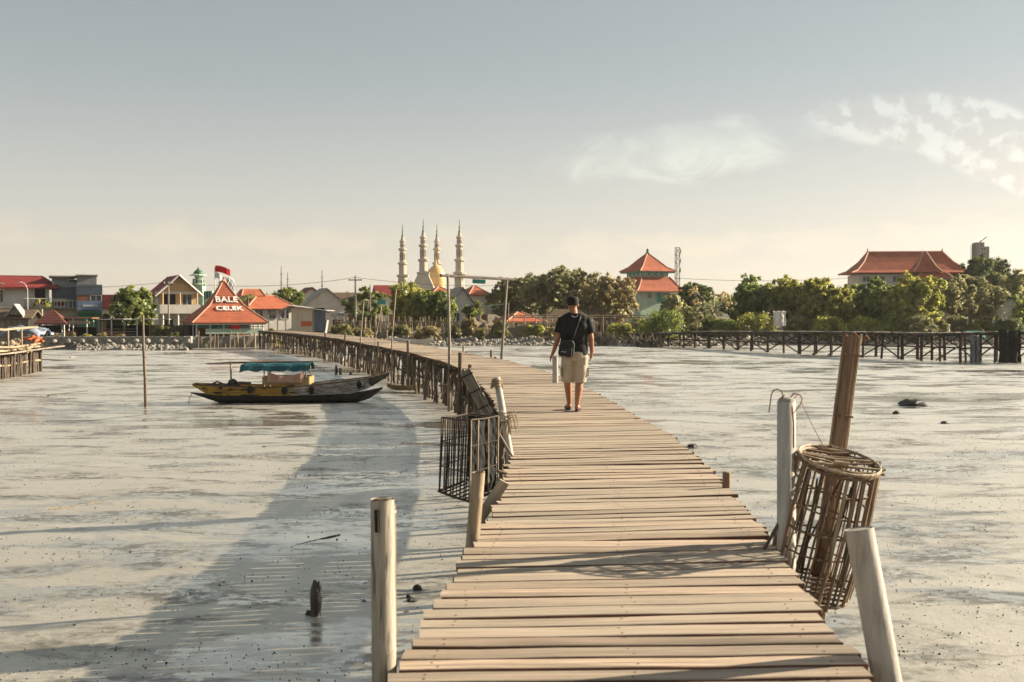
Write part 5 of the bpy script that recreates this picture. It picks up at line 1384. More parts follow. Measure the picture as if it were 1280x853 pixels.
def far_woods():
    rg = np.random.default_rng(77); t = None
    for nm, px0, px1, Y, y0, n, lab, hs in (('far_treeline', 150, 760, 620, 366, 420, 'hazy far belt of trees behind the town', 1.0), ('far_treeline', 700, 1500, 420, 366, 360, 'far belt of trees behind the right shore', 1.0), ('far_treeline', -300, 200, 420, 372, 200, 'far belt of trees behind the left houses', .8), ('far_treeline', -900, 2200, 1100, 372, 420, 'faint tree covered horizon far beyond town', 1.0)):
        px = rg.uniform(px0, px1, n); YY = Y + rg.uniform(-25, 25, n); top = (y0 + 7 * (fbm(px * .02, px * 0 + Y, 5, 4) - .2)); H = CAMZ + (HOR - top) / F * YY - 0.7
        k = 5; C = np.stack([np.repeat((px - CX) / F * YY, k) + rg.normal(0, 5, n * k), np.repeat(YY, k), np.repeat(H, k) * rg.uniform(.15, .85, n * k) + .7], -1)
        V, Q, ti = leaves(C, rg.uniform(.18, .34, n * k) * np.repeat(np.maximum(H, 3), k), 22, Y / 620 * 1.1, rg, .8)
        tag(place(nm, npmesh(nm, V, Q, L_MID, ti)), lab, None, None, 'stuff')
far_woods()
# ------------------------------------------------------------------ posts, gate, cages, boats, the man
def bamboo(name, label, top, foot, r, m='bamboo', cat='post', nodes=(.25, .5, .75), slot=False, hollow=True):
    """a culm with swollen nodes and an open top"""
    top, foot = Vector(top), Vector(foot); t = thing(name, label, cat, foot)
    d = top - foot; L_ = d.length; pts = []; rr = []
    us = sorted(set([0, 1] + [q for u in nodes for q in (u - .006 / L_ * 2, u, u + .006 / L_ * 2)]))
    for u in us: pts.append(d * u); rr.append(r * (1.07 if any(abs(u - q) < 1e-6 for q in nodes) else 1.0) * (1.04 - .08 * u))
    MB().tube(pts, rr, 16, cap=False).build('culm', M[m], t, smooth=True)
    ax = d.normalized(); q = ax.to_track_quat('Z', 'Y').to_matrix()
    b = MB(); n = 16; vs = []
    for rad, z in ((r * .96, 0), (r * .78, 0.002), (r * .76, -.12), (r * .1, -.12)):
        for k in range(n): g_ = 2 * math.pi * k / n; vs.append(d + q @ Vector((math.cos(g_) * rad, math.sin(g_) * rad, z + .012 * math.cos(g_ + 1))))
    fs = [(i * n + k, i * n + (k + 1) % n, (i + 1) * n + (k + 1) % n, (i + 1) * n + k) for i in range(3) for k in range(n)]
    b.add(vs, fs); b.build('rim', M[m], t)
    if slot: MB().tube([d + Vector((-r * .35, -r * .93, -.04)), d + Vector((-r * .3, -r * .95, -.14))], .012, 6).build('slot', M['dark'], t)
    return t
def stub(label, px, ytop, Y, x_m, r, m, group=None, foot=-.2, dx=0.0, name='stake', cat='stake'):
    t = thing(name, label, cat, (x_m, Y, 0), 0, group); h = wz(ytop, Y); rr = random.Random(int(px * 7))
    MB().tube([(dx, 0, foot), (dx * .5 + rr.uniform(-.02, .02), 0, h * .5), (0, 0, h)], [r * 1.1, r, r * .92], 9).build('shaft', M[m], t, smooth=False)
    MB().tube([(0, 0, h - .002), (0, 0, h + r * .12)], [r * .9, r * .6], 9).build('cut_end', M['stick'], t)
    return t
# near left
bamboo('bamboo_post', 'thick pale bamboo post with open top at near left corner of boardwalk', at(478, 624, 4.72), at(482, 1010, 4.75) - Vector((0, 0, .6)), .056, m='bamboo_old', slot=True, nodes=(.2, .42, .66))
t = thing('stake', 'thin dark red stake close behind the thick bamboo post', 'stake', at(492, 1000, 4.82)); MB().tube([(0, 0, -.5), at(490, 631, 4.82) - t.location], [.02, .018], 8).build('shaft', M['bamboo_red'], t)
MB().tube([at(490, 641, 4.82) - t.location, at(490, 638, 4.82) - t.location], .02, 8).build('band', M['pvc'], t)
bamboo('bamboo_post', 'short leaning bamboo post in front of the netted cage', at(598, 591, 7.45), at(577, 735, 7.42) - Vector((.02, 0, .9)), .05, nodes=(.35, .62, .9))
b = MB(); b.box((0, 0, 0), (.09, .035, .42)); o = b.build('board', M['bamboo_grey'], None, at(614, 627, 9.0), (.2, .55, .3)); tag(o, 'short grey board wedged under the deck beside the netted cage', 'board')
# right side
def pipe_post():
    f = at(983, 1000, 7.08); f.z = -.3; top = at(983, 502, 7.05); t = thing('pipe_post', 'pale grey concrete filled pipe post with rusty wire loops on top', 'post', (f.x, f.y, 0))
    loc = Vector(t.location); MB().tube([f - loc, top - loc], [.066, .062], 20).build('pipe', M['pvc'], t, smooth=True)
    MB().lathe([(.058, 0), (.05, .02), (.03, .028)], 12, top - loc).build('fill', M['concrete'], t)
    def w(nm, pts, r=.0045): MB().tube([at(x, y, 7.05 + d) - loc for x, y, d in pts], r, 6).build(nm, M['rust'], t, smooth=True)
    w('wire', [(979, 504, 0), (979, 496, 0), (977, 489, -.02), (972, 486.5, -.03), (967, 488, -.04), (964, 494, -.05), (963, 503, -.05), (961, 516, -.05)])
    w('wire', [(988, 506, 0), (988, 497, .02), (993, 492, .03), (1000, 494, .03), (1003, 499, .02), (1000, 507, 0), (995, 513, -.03), (991, 518, -.06), (990, 512, -.06), (989, 505, -.03), (992, 499, .0), (997, 494, .02)])
    w('wire', [(976, 504, 0), (977, 497, -.03), (981, 494, -.03)], .004); w('wire', [(990, 508, -.06), (992, 530, -.066), (992, 560, -.066)], .005)
    w('string', [(1002, 504, .02), (1012, 525, .05), (1024, 548, .03), (1034, 568, .0)], .0022)
pipe_post()
def lean_pipe():
    top = at(1074, 661, 4.9); lo = at(1112, 870, 4.8); d = lo - top; f = top + d * ((top.z + .2) / (-d.z)); t = thing('pipe_post', 'grey pipe post leaning outward at near right edge of boardwalk', 'post', (f.x, f.y, 0)); loc = Vector(t.location)
    MB().tube([f - loc, top - loc], [.07, .066], 20, cap=False).build('pipe', M['pvc'], t, smooth=True)
    ax = (top - f).normalized(); MB().tube([top - loc - ax * .03, top - loc - ax * .004], [.064, .06], 16).build('fill', M['concrete'], t)
lean_pipe()
stub('short reddish wooden stub beside the right deck edge behind pipe post', 915, 591, 9.6, edge(9.6, 1, .02).x, .042, 'bamboo_red')
stub('pale post stub at the right deck edge beside the walking man', 694, 446, 23.5, wx(694, 23.5), .07, 'pvc')
stub('short stub on the right deck edge beyond the gate', 610, 438, 37.5, wx(610, 37.5) + .12, .06, 'stick', 'stubs beyond the gate')
stub('thin stub on right deck edge far beyond the gate', 576, 431, 42.5, wx(576, 42.5) + .1, .05, 'stick', 'stubs beyond the gate')
SG = 'tall stakes along the left deck edge'
for px, yt, r, m, Y, lab in ((581, 441, .06, 'post', 29.0, 'stout stake standing above the left deck edge behind the cage'), (593, 456, .05, 'post', 26.0, 'dark stake just right of the stout one'),
                             (515.5, 426, .065, 'stick', 40.3, 'pale brown stake above the left deck edge right of the boat'), (479, 427, .05, 'stick', 47.0, 'slanted stake on left deck edge beyond the boat bow'),
                             (436.5, 419, .06, 'stick', 57.2, 'stake above left deck edge near the shore'), (415, 416.5, .06, 'post', 64.0, 'last stake on left deck edge before the shack'),
                             (540, 447, .05, 'post', 36.0, 'dark stake level with the deck left of the gate')):
    p = edge(Y, -1, .09); stub(lab, px, yt, p.y, p.x, r, m, SG, dx=random.uniform(-.12, .05))
for px, yt, Y, r, m, lab in ((496.5, 362, 44.0, .03, 'bamboo', 'tall thin bamboo pole on the left deck edge beyond the gate'), (456, 378, 52.0, .035, 'bamboo_grey', 'tall grey pole on left deck edge near the shore'), (478, 384, 48.0, .02, 'bamboo', 'slender stick rising beside the tall thin pole')):
    p = edge(Y, -1, .1); t = thing('pole', lab, 'pole', (p.x, p.y, 0)); MB().tube([(0, 0, -.3), (.03, 0, wz(yt, Y) * .5), (wx(px, Y) - p.x, 0, wz(yt, Y))], [r * 1.2, r, r * .7], 8).build('shaft', M[m], t, smooth=True)
def gate():
    A = edge(31.8, -1, .06); B = edge(34.7, 1, .06); t = thing('gate_frame', 'tall slim pole gate with crossbar spanning the boardwalk', 'gate', (A.x, A.y, 0)); loc = Vector(t.location)
    zt = wz(347, 33)
    MB().tube([(0, 0, -.3), (.02, 0, 2), (wx(560, A.y) - A.x, 0, zt + .06)], [.05, .045, .04], 8).build('pole', M['bamboo_grey'], t, smooth=True)
    MB().tube([Vector((B.x, B.y, -.3)) - loc, Vector((wx(634, B.y), B.y, zt + .06)) - loc], [.05, .04], 8).build('pole', M['bamboo_grey'], t, smooth=True)
    a = Vector((wx(560, A.y), A.y, zt)); c = Vector((wx(634, B.y), B.y, zt)); d = (c - a)
    MB().tube([a - d * .11 - loc, c + d * .14 - loc], .046, 8).build('crossbar', M['pier'], t)
    p = a + d * .5
    lm = MB().box((0, 0, 0), (.42, .1, .12)).build('lamp_case', M['teal'], t, p - loc + Vector((0, -.05, -.12)), (0, .05, 0)); MB().box((0, 0, -.065), (.36, .08, .02)).build('diffuser', M['frame'], lm)
    for s in (-.15, .15): MB().tube([p - loc + Vector((s, -.03, -.06)), p - loc + Vector((s, -.03, .0))], .008, 5).build('hanger', M['iron'], t)
gate()
# the tall marker pole standing in the mud on the left
f = gnd(181, 510); t = thing('marker_pole', 'tall thin wooden pole standing in the mud left of the boat', 'pole', f)
zt = wz(394, f.y); MB().tube([(.03, 0, -.4), (.02, 0, .9), (-.02, 0, 1.9), (wx(179, f.y) - f.x, 0, zt)], [.055, .05, .045, .03], 8).build('shaft', M['stick'], t, smooth=True)
for q in (.9, 1.6): MB().tube([(.0, -.05, q), (.1, -.05, q + .02)], .012, 5).build('peg', M['stick'], t)
# woven slat panel and roped post behind the cage
def slat_panel():
    C = at(594.5, 489, 11.6); t = thing('slat_panel', 'grey panel of split bamboo leaning left behind the netted cage', 'panel', C); t.rotation_euler = (R(-12), R(-27), R(8))
    for k in range(5): MB().tube([(-.052 + k * .026, 0, -.30), (-.052 + k * .026, 0, .26)], .014, 6).build('slat', M['bamboo_grey'], t)
    for z in (-.2, .0, .2): MB().box((0, -.012, z), (.14, .012, .012)).build('binding', M['dark'], t)
    MB().tube([(.0, .02, -.25), (.05, .03, -1.5)], .012, 6).build('prop', M['bamboo_grey'], t)
slat_panel()
def rope_post():
    f = edge(11.6, -1, .02); top = at(621, 472, 11.6); t = thing('rope_post', 'pale post with frayed rope wound round its top behind the cage', 'post', (f.x, f.y, 0)); loc = Vector(t.location)
    MB().tube([(0.0, 0, -.3), (0.0, 0, DECK), top - loc], [.042, .042, .038], 12).build('shaft', M['pvc'], t, smooth=True)
    r = random.Random(3); ax = top - loc
    for k in range(3): MB().tube([ax + Vector((math.cos(a) * .046, math.sin(a) * .046, -.03 - k * .03 + .004 * math.sin(3 * a))) for a in np.linspace(0, 6.28, 12)], .012, 5).build('rope_turn', M['rope'], t)
    b = MB()
    for k in range(22):
        p = Vector((r.gauss(0, .02), r.gauss(0, .03), 1.95 - r.uniform(0, .12))) + Vector((-.05, -.05, 0)); a = r.uniform(-2.6, 2.6)
        b.tube([p, p + Vector((math.sin(a) * .08, -.05, .04)), p + Vector((math.sin(a) * .13, -.07, -.06 - r.uniform(0, .10)))], .005, 4)
    for k in range(14):
        a = r.uniform(0, 6.3); b.tube([ax + Vector((0, 0, -.02)), ax + Vector((math.cos(a) * .05, math.sin(a) * .05, -.02)), ax + Vector((math.cos(a) * .07, math.sin(a) * .06, -.12))], .005, 4)
    tag(b.build('frayed_rope', M['rope'], t), kind='stuff')
rope_post()
def left_cage():
    P = {'n': (589, 525, 10.0), 'l': (552, 522, 10.35), 'r': (623, 520, 10.35)}; Q = {'n': (586, 627, 9.95), 'l': (548, 614, 10.3), 'r': (622, 612, 10.3)}
    T = {k: at(*v) for k, v in P.items()}; B = {k: at(*v) for k, v in Q.items()}
    for D in (T, B): D['f'] = D['l'] + D['r'] - D['n']
    c = sum(B.values(), Vector()) / 4; t = thing('fish_cage', 'dark box shaped bamboo fish cage with black netting hanging at left deck edge', 'fish cage', c)
    r = random.Random(2); ring = ('l', 'n', 'r', 'f', 'l')
    for D, rr_ in ((T, .009), (B, .012)):
        for i in range(4): MB().tube([D[ring[i]] - c, D[ring[i]].lerp(D[ring[i + 1]], .5) - c + Vector((0, 0, -.008)), D[ring[i + 1]] - c], rr_, 7).build('rim', M['pier'], t)
    mids = {k: T[k].lerp(B[k], .33) for k in T}; mid2 = {k: T[k].lerp(B[k], .66) for k in T}
    for i in range(4):
        a, b_ = ring[i], ring[i + 1]; n = 9 if ring[i] == 'n' else 14
        for k in range(n):
            if a == 'n' and k not in (0, 2, 5, 8): continue
            u = (k + r.uniform(-.12, .12)) / (n - 1) if 0 < k < n - 1 else k / (n - 1)
            p, q = T[a].lerp(T[b_], u), B[a].lerp(B[b_], min(max(u + r.uniform(-.05, .05), 0), 1))
            pale = (a == 'n' and k in (0, 2, 5, 8)) or (a == 'l' and k in (2,))
            MB().tube([p - c, q - c], r.uniform(.0045, .0065) if not pale else .0075, 6).build('bar', M['bamboo'] if pale else M['pier'], t)
        for D in (mids, mid2): MB().tube([D[a] - c, D[b_] - c], .006, 5).build('hoop', M['pier'], t)
    for a, b_ in (('n', 'r'), ('r', 'f')):
        vs = []; fs = []; n = 12
        for i in range(n + 1):
            for j in range(n + 1):
                p = T[a].lerp(T[b_], i / n).lerp(B[a].lerp(B[b_], i / n), .03 + .95 * j / n) - c; inw = (Vector((0, 0, p.z)) - p) * .06
                vs.append(p + inw + Vector((r.uniform(-.01, .01), r.uniform(-.01, .01), r.uniform(-.01, .01))))
        for i in range(n):
            for j in range(n): k = i * (n + 1) + j; fs.append((k, k + 1, k + n + 2, k + n + 1))
        m_ = MB(); m_.add(vs, fs); m_.build('netting', M['net'], t, smooth=False)
    for k in range(7): p, q = B['l'].lerp(B['n'], k / 6), B['f'].lerp(B['r'], k / 6); MB().tube([p - c, q - c], .008, 5).build('bar', M['beam'], t)
    e = edge(10.4, -1, -.1, DECK - .05); MB().tube([T['r'].lerp(B['r'], .75) - c, e - c], .015, 6).build('hanger', M['beam'], t)
left_cage()
def right_cage():
    T = at(1048, 580, 6.98); U = Vector((math.sin(R(9)), -math.sin(R(13)), 1)).normalized(); L_ = .92; B = T - U * L_
    t = thing('fish_cage', 'round brown bamboo fish cage hanging outside the right deck edge', 'fish cage', B); Xa = Vector((1, 0, 0)); Xa = (Xa - U * Xa.dot(U)).normalized(); Ya = U.cross(Xa)
    r = random.Random(7)
    def P(a, u, k=1.0): 
        rad = .285 * (.92 + .1 * math.sin(math.pi * min(u + .15, 1))) * k
        return Xa * math.cos(a) * rad + Ya * math.sin(a) * rad + U * (L_ * u)
    n = 36
    for k in range(n):
        a = 2 * math.pi * k / n + r.uniform(-.06, .06); w = r.choice((.006, .009, .013)); tw = r.uniform(-.06, .06)
        e1 = 1 + r.uniform(-.01, .05); pts = [P(a + tw * u + r.uniform(-.03, .03), u, 1 + r.uniform(-.02, .03)) for u in (-.01 - r.uniform(0, .03), .33, .66, e1)]
        MB().tube(pts, w, 6, squash=.6).build('slat', M['bamboo_red'] if r.random() < .6 else (M['post'] if r.random() < .3 else M['bamboo']), t)
    for u, rr_ in ((0, .013), (.2, .007), (.36, .007), (.52, .009), (.68, .007), (.85, .008), (1, .015)):
        MB().tube([P(2 * math.pi * k / 24, u + .012 * math.sin(k * 2 * math.pi / 24 * 2 + u * 9), 1.0 if rr_ > .012 else .97) for k in range(25)], rr_, 6).build('hoop', M['bamboo_red'], t)
    MB().tube([P(2 * math.pi * k / 24, 1.03, 1.03) for k in range(25)], .011, 6).build('hoop', M['bamboo'], t)
    for k in range(10):                              # lid bars
        q = -1 + 2 * (k + .5) / 10; h = math.sqrt(max(1 - q * q, 0)); ra = .275
        d0 = U * (L_ * 1.01) + Ya * q * ra
        e0, e2 = r.uniform(.95, 1.14), r.uniform(.95, 1.16); MB().tube([d0 - Xa * h * ra * e0 + Ya * r.uniform(-.02, .02) + U * r.uniform(-.006, .016), d0 + U * r.uniform(-.02, .012), d0 + Xa * h * ra * e2 + Ya * r.uniform(-.025, .025) + U * r.uniform(-.006, .02)], r.uniform(.007, .011), 6).build('lid_bar', M['bamboo_red'] if k % 3 else M['bamboo'], t)
    for q in (-.5, 0, .45): d0 = U * (L_ * .99) + Xa * q * .28; h = math.sqrt(1 - q * q) * .28; MB().tube([d0 - Ya * h, d0 + Ya * h], .009, 6).build('lid_bar', M['beam'], t)
    for k in range(7): q = -.85 + k * .28; h = math.sqrt(1 - q * q) * .26; MB().tube([Ya * q * .26 - Xa * h, Ya * q * .26 + Xa * h], .009, 6).build('floor_bar', M['beam'], t)
    inner = MB()
    for k in range(9): a = r.uniform(0, 6.28); inner.tube([P(a, .02, .8), P(a + r.uniform(-1, 1), .9, .7)], .008, 5)
    inner.build('funnel', M['beam'], t)
    cl = MB()
    for k in range(16): a = r.uniform(-1.2, 1.2); p = P(.1, 1.0) ; cl.tube([p, p + Vector((.02 + .02 * math.cos(a), -.02, .03 * math.sin(a))), p + Vector((.05 * math.cos(a), -.02, .06 * math.sin(a)))], .003, 4)
    cl.build('twine', M['rope'], t)
    MB().tube([T + U * .01 - B + Vector((-.06, -.1, .012)), T - B + Vector((.0, -.11, .016)), T - B + Vector((.03, -.12, .012))], .02, 6).build('rope_knot', M['rope'], t)
    e = edge(7.1, 1, -.1, DECK - .06) - B; MB().tube([P(math.pi, .55), e], .012, 6).build('hanger', M['beam'], t)
right_cage()
def split_stake():
    top = at(1067, 420, 7.46); lo = at(1047, 572, 7.44); d = lo - top; f = top + d * ((top.z + .25) / (-d.z)); t = thing('bamboo_stake', 'tall reddish stake of bundled split bamboo standing behind the round cage', 'stake', (f.x, f.y, 0)); loc = Vector(t.location)
    sd = Vector((1, 0, 0)); n = 10; w = .135
    for k in range(n):
        o = sd * (-w / 2 + w * (k + .5) / n) + Vector((0, .012 * math.cos((k - 4.5) * .33) * -2.0 + .02, 0)); e = random.uniform(-.012, .012)
        MB().tube([f - loc + o, top - loc + o + Vector((0, 0, e))], [.0085, .0088], 6).build('strip', M['bamboo'] if k % 2 == 0 or k == n - 1 else M['bamboo_red'], t)
    MB().box((0, .03, 0), (w * .9, .02, (top - f).length)).build('backing', M['bamboo_red'], t, (f + top) / 2 - loc, (top - f).to_track_quat('Z', 'Y').to_euler())
    for y in (444, 520): p = at(1067 - (y - 420) * .13, y, 7.42) - loc; MB().box((0, 0, 0), (w * 1.02, .035, .012)).build('binding', M['bamboo_red'], t, p, (0, R(8), 0))
    rg = MB()
    for x0, x1, y0 in ((1056, 1059, 418), (1078, 1087, 421), (1064, 1072, 417)):
        a, b_, c_ = at(x0, y0 + 5, 7.42), at((x0 + x1) / 2, y0 - 1, 7.41), at(x1, y0 + 4, 7.42); rg.tube([a - loc, b_ - loc, c_ - loc], [.008, .012, .006], 5)
    rg.build('frayed_tie', M['brown'], t)
split_stake()

# ---- boats
def hull_material():
    m = mat('boat_paint', (0.50, 0.30, 0.045), (0.33, 0.20, 0.05), rough=.65, scale=5, stretch=(.55, 1, 2.6), c3=(.03, .025, .02), c3lo=.52, c3hi=.56, c3scale=3.0, bump=.004)
    nt = m.node_tree; L = nt.links.new; b = nt.nodes['Principled BSDF']; src = b.inputs['Base Color'].links[0].from_socket
    tc = nt.nodes.new('ShaderNodeTexCoord'); sp = nt.nodes.new('ShaderNodeSeparateXYZ'); L(tc.outputs['Object'], sp.inputs[0])
    nz = nt.nodes.new('ShaderNodeTexNoise'); nz.inputs['Scale'].default_value = 3.5; nz.inputs['Detail'].default_value = 5; L(tc.outputs['Object'], nz.inputs['Vector'])
    ad = nt.nodes.new('ShaderNodeMath'); ad.operation = 'MULTIPLY_ADD'; L(nz.outputs[0], ad.inputs[0]); ad.inputs[1].default_value = 1.4; L(sp.outputs[0], ad.inputs[2])
    def step(a, b_):
        r = nt.nodes.new('ShaderNodeMapRange'); L(ad.outputs[0], r.inputs[0]); r.inputs[1].default_value = a; r.inputs[2].default_value = b_; return r.outputs[0]
    n2 = nt.nodes.new('ShaderNodeTexNoise'); n2.inputs['Scale'].default_value = 7; n2.inputs['Detail'].default_value = 8; n2.inputs['Roughness'].default_value = .7; mp = nt.nodes.new('ShaderNodeMapping'); mp.inputs['Scale'].default_value = (.45, 1, 2.2); L(tc.outputs['Object'], mp.inputs[0]); L(mp.outputs[0], n2.inputs['Vector'])
    cr = nt.nodes.new('ShaderNodeValToRGB'); L(n2.outputs[0], cr.inputs[0]); cr.color_ramp.elements[0].position = .36; cr.color_ramp.elements[0].color = (.06, .05, .045, 1); cr.color_ramp.elements[1].position = .60; cr.color_ramp.elements[1].color = (.52, .48, .44, 1)
    def mix(f, a, b_):
        n = nt.nodes.new('ShaderNodeMix'); n.data_type = 'RGBA'; L(f, n.inputs[0]); L(a, n.inputs[6])
        if isinstance(b_, tuple): n.inputs[7].default_value = b_
        else: L(b_, n.inputs[7])
        return n.outputs[2]
    col = mix(step(.75, 1.1), src, cr.outputs[0]); col = mix(step(3.3, 3.45), col, (.02, .018, .016, 1))
    L(col, b.inputs['Base Color']); return m
M['boat_paint'] = hull_material()
def loft(sec, closed=False):
    b = MB(); n = len(sec[0]); vs = [p for s in sec for p in s]; fs = []
    for i in range(len(sec) - 1):
        for k in range(n - (0 if closed else 1)):
            k2 = (k + 1) % n; fs.append((i * n + k, (i + 1) * n + k, (i + 1) * n + k2, i * n + k2))
    if closed: fs.append(tuple(range(n))); o = (len(sec) - 1) * n; fs.append(tuple(range(o + n - 1, o - 1, -1)))
    b.add(vs, fs); return b
def main_boat():
    p = gnd(362, 504); t = thing('fishing_boat', 'weathered yellow and grey wooden fishing boat with teal tarpaulin roof aground on mud', 'boat', (p.x, p.y, 0), R(2)); I = np.interp
    sec = []
    for x in np.linspace(-3.27, 3.1, 33):            # tarred lower hull with a beak at both ends
        u = x / 3.2; hb = .50 * max(1 - abs(u) ** 2.6, .0) + .025
        kz = I(x, [-3.27, -2.6, -2.2, 2.2, 2.7, 3.1], [.34, .12, .0, 0.0, .16, .47]); tz = I(x, [-3.27, -2.5, 0, 2.4, 3.1], [.37, .30, .31, .36, .53])
        sec.append([(x, -hb, tz), (x, -hb * .85, kz + (tz - kz) * .4), (x, -hb * .35, kz), (x, hb * .35, kz), (x, hb * .85, kz + (tz - kz) * .4), (x, hb, tz)])
    loft(sec, True).build('lower_hull', M['hull_black'], t, smooth=False)
    sec = []
    for x in np.linspace(-3.2, 3.32, 37):            # painted upper strake
        u = x / 3.28; gz = I(x, [-3.2, -2.4, -1.0, 0, .7, 1.8, 2.6, 3.32], [.66, .61, .57, .57, .63, .74, .84, 1.02]); hb = .60 * max(1 - abs(u) ** 2.8, 0) + .03
        bz = I(x, [-3.2, -2.65, -2.2, 0, 2.1, 2.7, 3.32], [.60, .31, .29, .29, .34, .52, .92])
        sec.append([(x, -hb * .86, bz), (x, -hb, gz), (x, -hb + .035, gz), (x, -hb * .86 + .035, bz + .02), (x, hb * .86 - .035, bz + .02), (x, hb - .035, gz), (x, hb, gz), (x, hb * .86, bz)])
    loft(sec, True).build('strake', M['boat_paint'], t)
    for sg in (-1, 1):
        MB().tube([(x, sg * (.60 * max(1 - abs(x / 3.28) ** 2.8, 0) + .03), I(x, [-3.2, -2.4, -1.0, 0, .7, 1.8, 2.6, 3.32], [.66, .61, .57, .57, .63, .74, .84, 1.02])) for x in np.linspace(-3.15, 3.2, 24)], .025, 6).build('gunwale', M['hull_black'] if sg > 0 else M['beam'], t)
    for q in (.33, .66):                             # plank seams along the painted side
        for sg in (-1, 1):
            pts = []
            for x in np.linspace(-2.4, 2.4, 20):
                hb = .60 * max(1 - abs(x / 3.28) ** 2.8, 0) + .03; gz = I(x, [-3.2, -2.4, -1.0, 0, .7, 1.8, 2.6, 3.32], [.66, .61, .57, .57, .63, .74, .84, 1.02]); bz = I(x, [-3.2, -2.65, -2.2, 0, 2.1, 2.7, 3.32], [.60, .31, .29, .29, .34, .52, .92])
                pts.append((x, sg * (hb * (.86 + .14 * q) + .002), bz + (gz - bz) * q))
            MB().tube(pts, .006, 4).build('seam', M['hull_black'], t)
    for x in (-1.3, -.2, 1.0, 1.8): MB().box((x, 0, .5), (.18, 1.0, .04)).build('thwart', M['hull_wood'], t)
    # cabin, cloth, canopy
    b = MB()
    for sy in (-1, 1): b.box((-.03, sy * .5, .78), (1.5, .03, .26))
    for sx in (-.79, .73): b.box((sx, 0, .781), (.03, .97, .25))
    b.build('cabin_side', M['hull_wood'], t)
    vs = []; fs = []
    for i in range(13):
        for j in range(5):
            x = -.62 + 1.18 * i / 12; sag = .14 * math.sin(math.pi * i / 12); vs.append((x, -.53 - .03 * math.sin(i * 1.9) - .01 * j, 1.08 - sag * (1 - j / 4) - .35 * j / 4))
    for i in range(12):
        for j in range(4): a = i * 5 + j; fs.append((a, a + 1, a + 6, a + 5))
    b = MB(); b.add(vs, fs); o = b.build('draped_cloth', M['pink'], t); so = o.modifiers.new('thickness', 'SOLIDIFY'); so.thickness = .012
    vs = []; fs = []; nx, ny = 16, 11
    for i in range(nx + 1):
        for j in range(ny + 1):
            x = -1.52 + 2.26 * i / nx; v = -1 + 2 * j / ny; z = 1.37 - .05 * v * v - (.20 if abs(v) > .75 else 0) * (abs(v) - .75) * 4 + .012 * math.sin(i * 1.3 + j) - .02 * math.sin(math.pi * i / nx) - (.06 if i == 0 else 0)
            vs.append((x, v * .62, z - (.018 * math.sin(i * 2.1) if abs(v) == 1 else 0)))
    for i in range(nx):
        for j in range(ny): a = i * (ny + 1) + j; fs.append((a, a + ny + 1, a + ny + 2, a + 1))
    b = MB(); b.add(vs, fs); o = b.build('canopy', M['tarp'], t); so = o.modifiers.new('thickness', 'SOLIDIFY'); so.thickness = .012
    for x in (-.74, .62):
        for y in (-.48, .48): MB().tube([(x, y, .5), (x, y, 1.3)], .022, 6).build('canopy_post', M['stick'], t)
    MB().tube([(-1.9, -.1, .5), (-1.92, -.1, 1.3), (-1.92, -.1, 1.4)], [.03, .028, .05], 7).build('mast', M['stick'], t)
    MB().tube([(-2.72, -.1, 1.33), (-1.9, -.1, 1.36), (.8, -.05, 1.385)], [.015, .03, .025], 6).build('ridge_pole', M['beam'], t)
    b = MB(); b.lathe([(.16, .55), (.17, .68), (.12, .78), (.05, .82)], 10, (-1.86, -.1, 0)); b.box((-1.86, -.1, .58), (.42, .3, .14)); b.build('engine', M['iron'], t)
    MB().tube([(-1.75, -.12, .70), (-1.25, -.12, .68)], .035, 7).build('exhaust', M['iron'], t)
    MB().tube([(-2.6, 0, .62), (-2.4, .05, .72), (-2.1, 0, .6)], .03, 6).build('oar', M['beam'], t)
    for x, z, r_ in ((-1.18, .5, .085), (-.05, .46, .09), (.82, .46, .085), (2.38, .64, .09)):
        y = -(.60 * max(1 - abs(x / 3.28) ** 2.8, 0) + .05); b = MB()
        b.tube([(x + math.cos(a) * r_ * .75, y, z + math.sin(a) * r_ * 1.2) for a in np.linspace(0, 2 * math.pi, 15)], .036, 7); b.lathe([(r_ * .3, -.01), (r_ * .8, 0), (r_ * .3, .01)], 10); b.v = b.v[:-30] + [(x + q0, y + .01 + q2, z + q1 * 1.4) for q0, q1, q2 in b.v[-30:]]; b.build('tyre_fender', M['rubber'], t)
    MB().tube([(-3.2, 0, .36), (-3.28, -.1, .2), (-3.3, -.15, .03)], .012, 5).build('mooring_rope', M['rope'], t)
main_boat()
def canoe(name, label, loc, L_, W, H, rz, m, up=False, mi='hull_black'):
    t = thing(name, label, 'boat', loc, rz); sec = []
    for x in np.linspace(-1, 1, 15):
        hb = W / 2 * (1 - abs(x) ** 2.2) + .02; g_ = H * (1 + .55 * abs(x) ** 2.5); k = H * .7 * abs(x) ** 4
        sec.append([(x * L_ / 2, -hb, g_), (x * L_ / 2, -hb * .7, k + .1 * H), (x * L_ / 2, 0, k), (x * L_ / 2, hb * .7, k + .1 * H), (x * L_ / 2, hb, g_), (x * L_ / 2, hb - .04, g_), (x * L_ / 2, 0, k + .06), (x * L_ / 2, -hb + .04, g_)])
    loft(sec, True).build('hull', M[m], t)
    for q in (-.3, .3): MB().box((q * L_ / 2, 0, H * .8), (.12, W * .8, .03)).build('thwart', M[mi], t)
    if up: t.rotation_euler = (math.pi, 0, rz); t.location.z += H
    return t
canoe('small_boat', 'small orange yellow boat moored by the restaurant and boardwalk end', gnd(356, 436.5), 2.6, 1.1, .5, R(70), 'boat_paint')
p = gnd(508, 487.5); canoe('small_boat', 'small ochre dugout tucked against the boardwalk stakes right of the big boat', (p.x, p.y, 0), 1.5, .4, .17, R(8), 'hull_wood')
canoe('small_boat', 'long pale canoe pulled up beyond the far boardwalk', (wx(517, 90), 90, .15), 3.4, .6, .4, R(3), 'white')
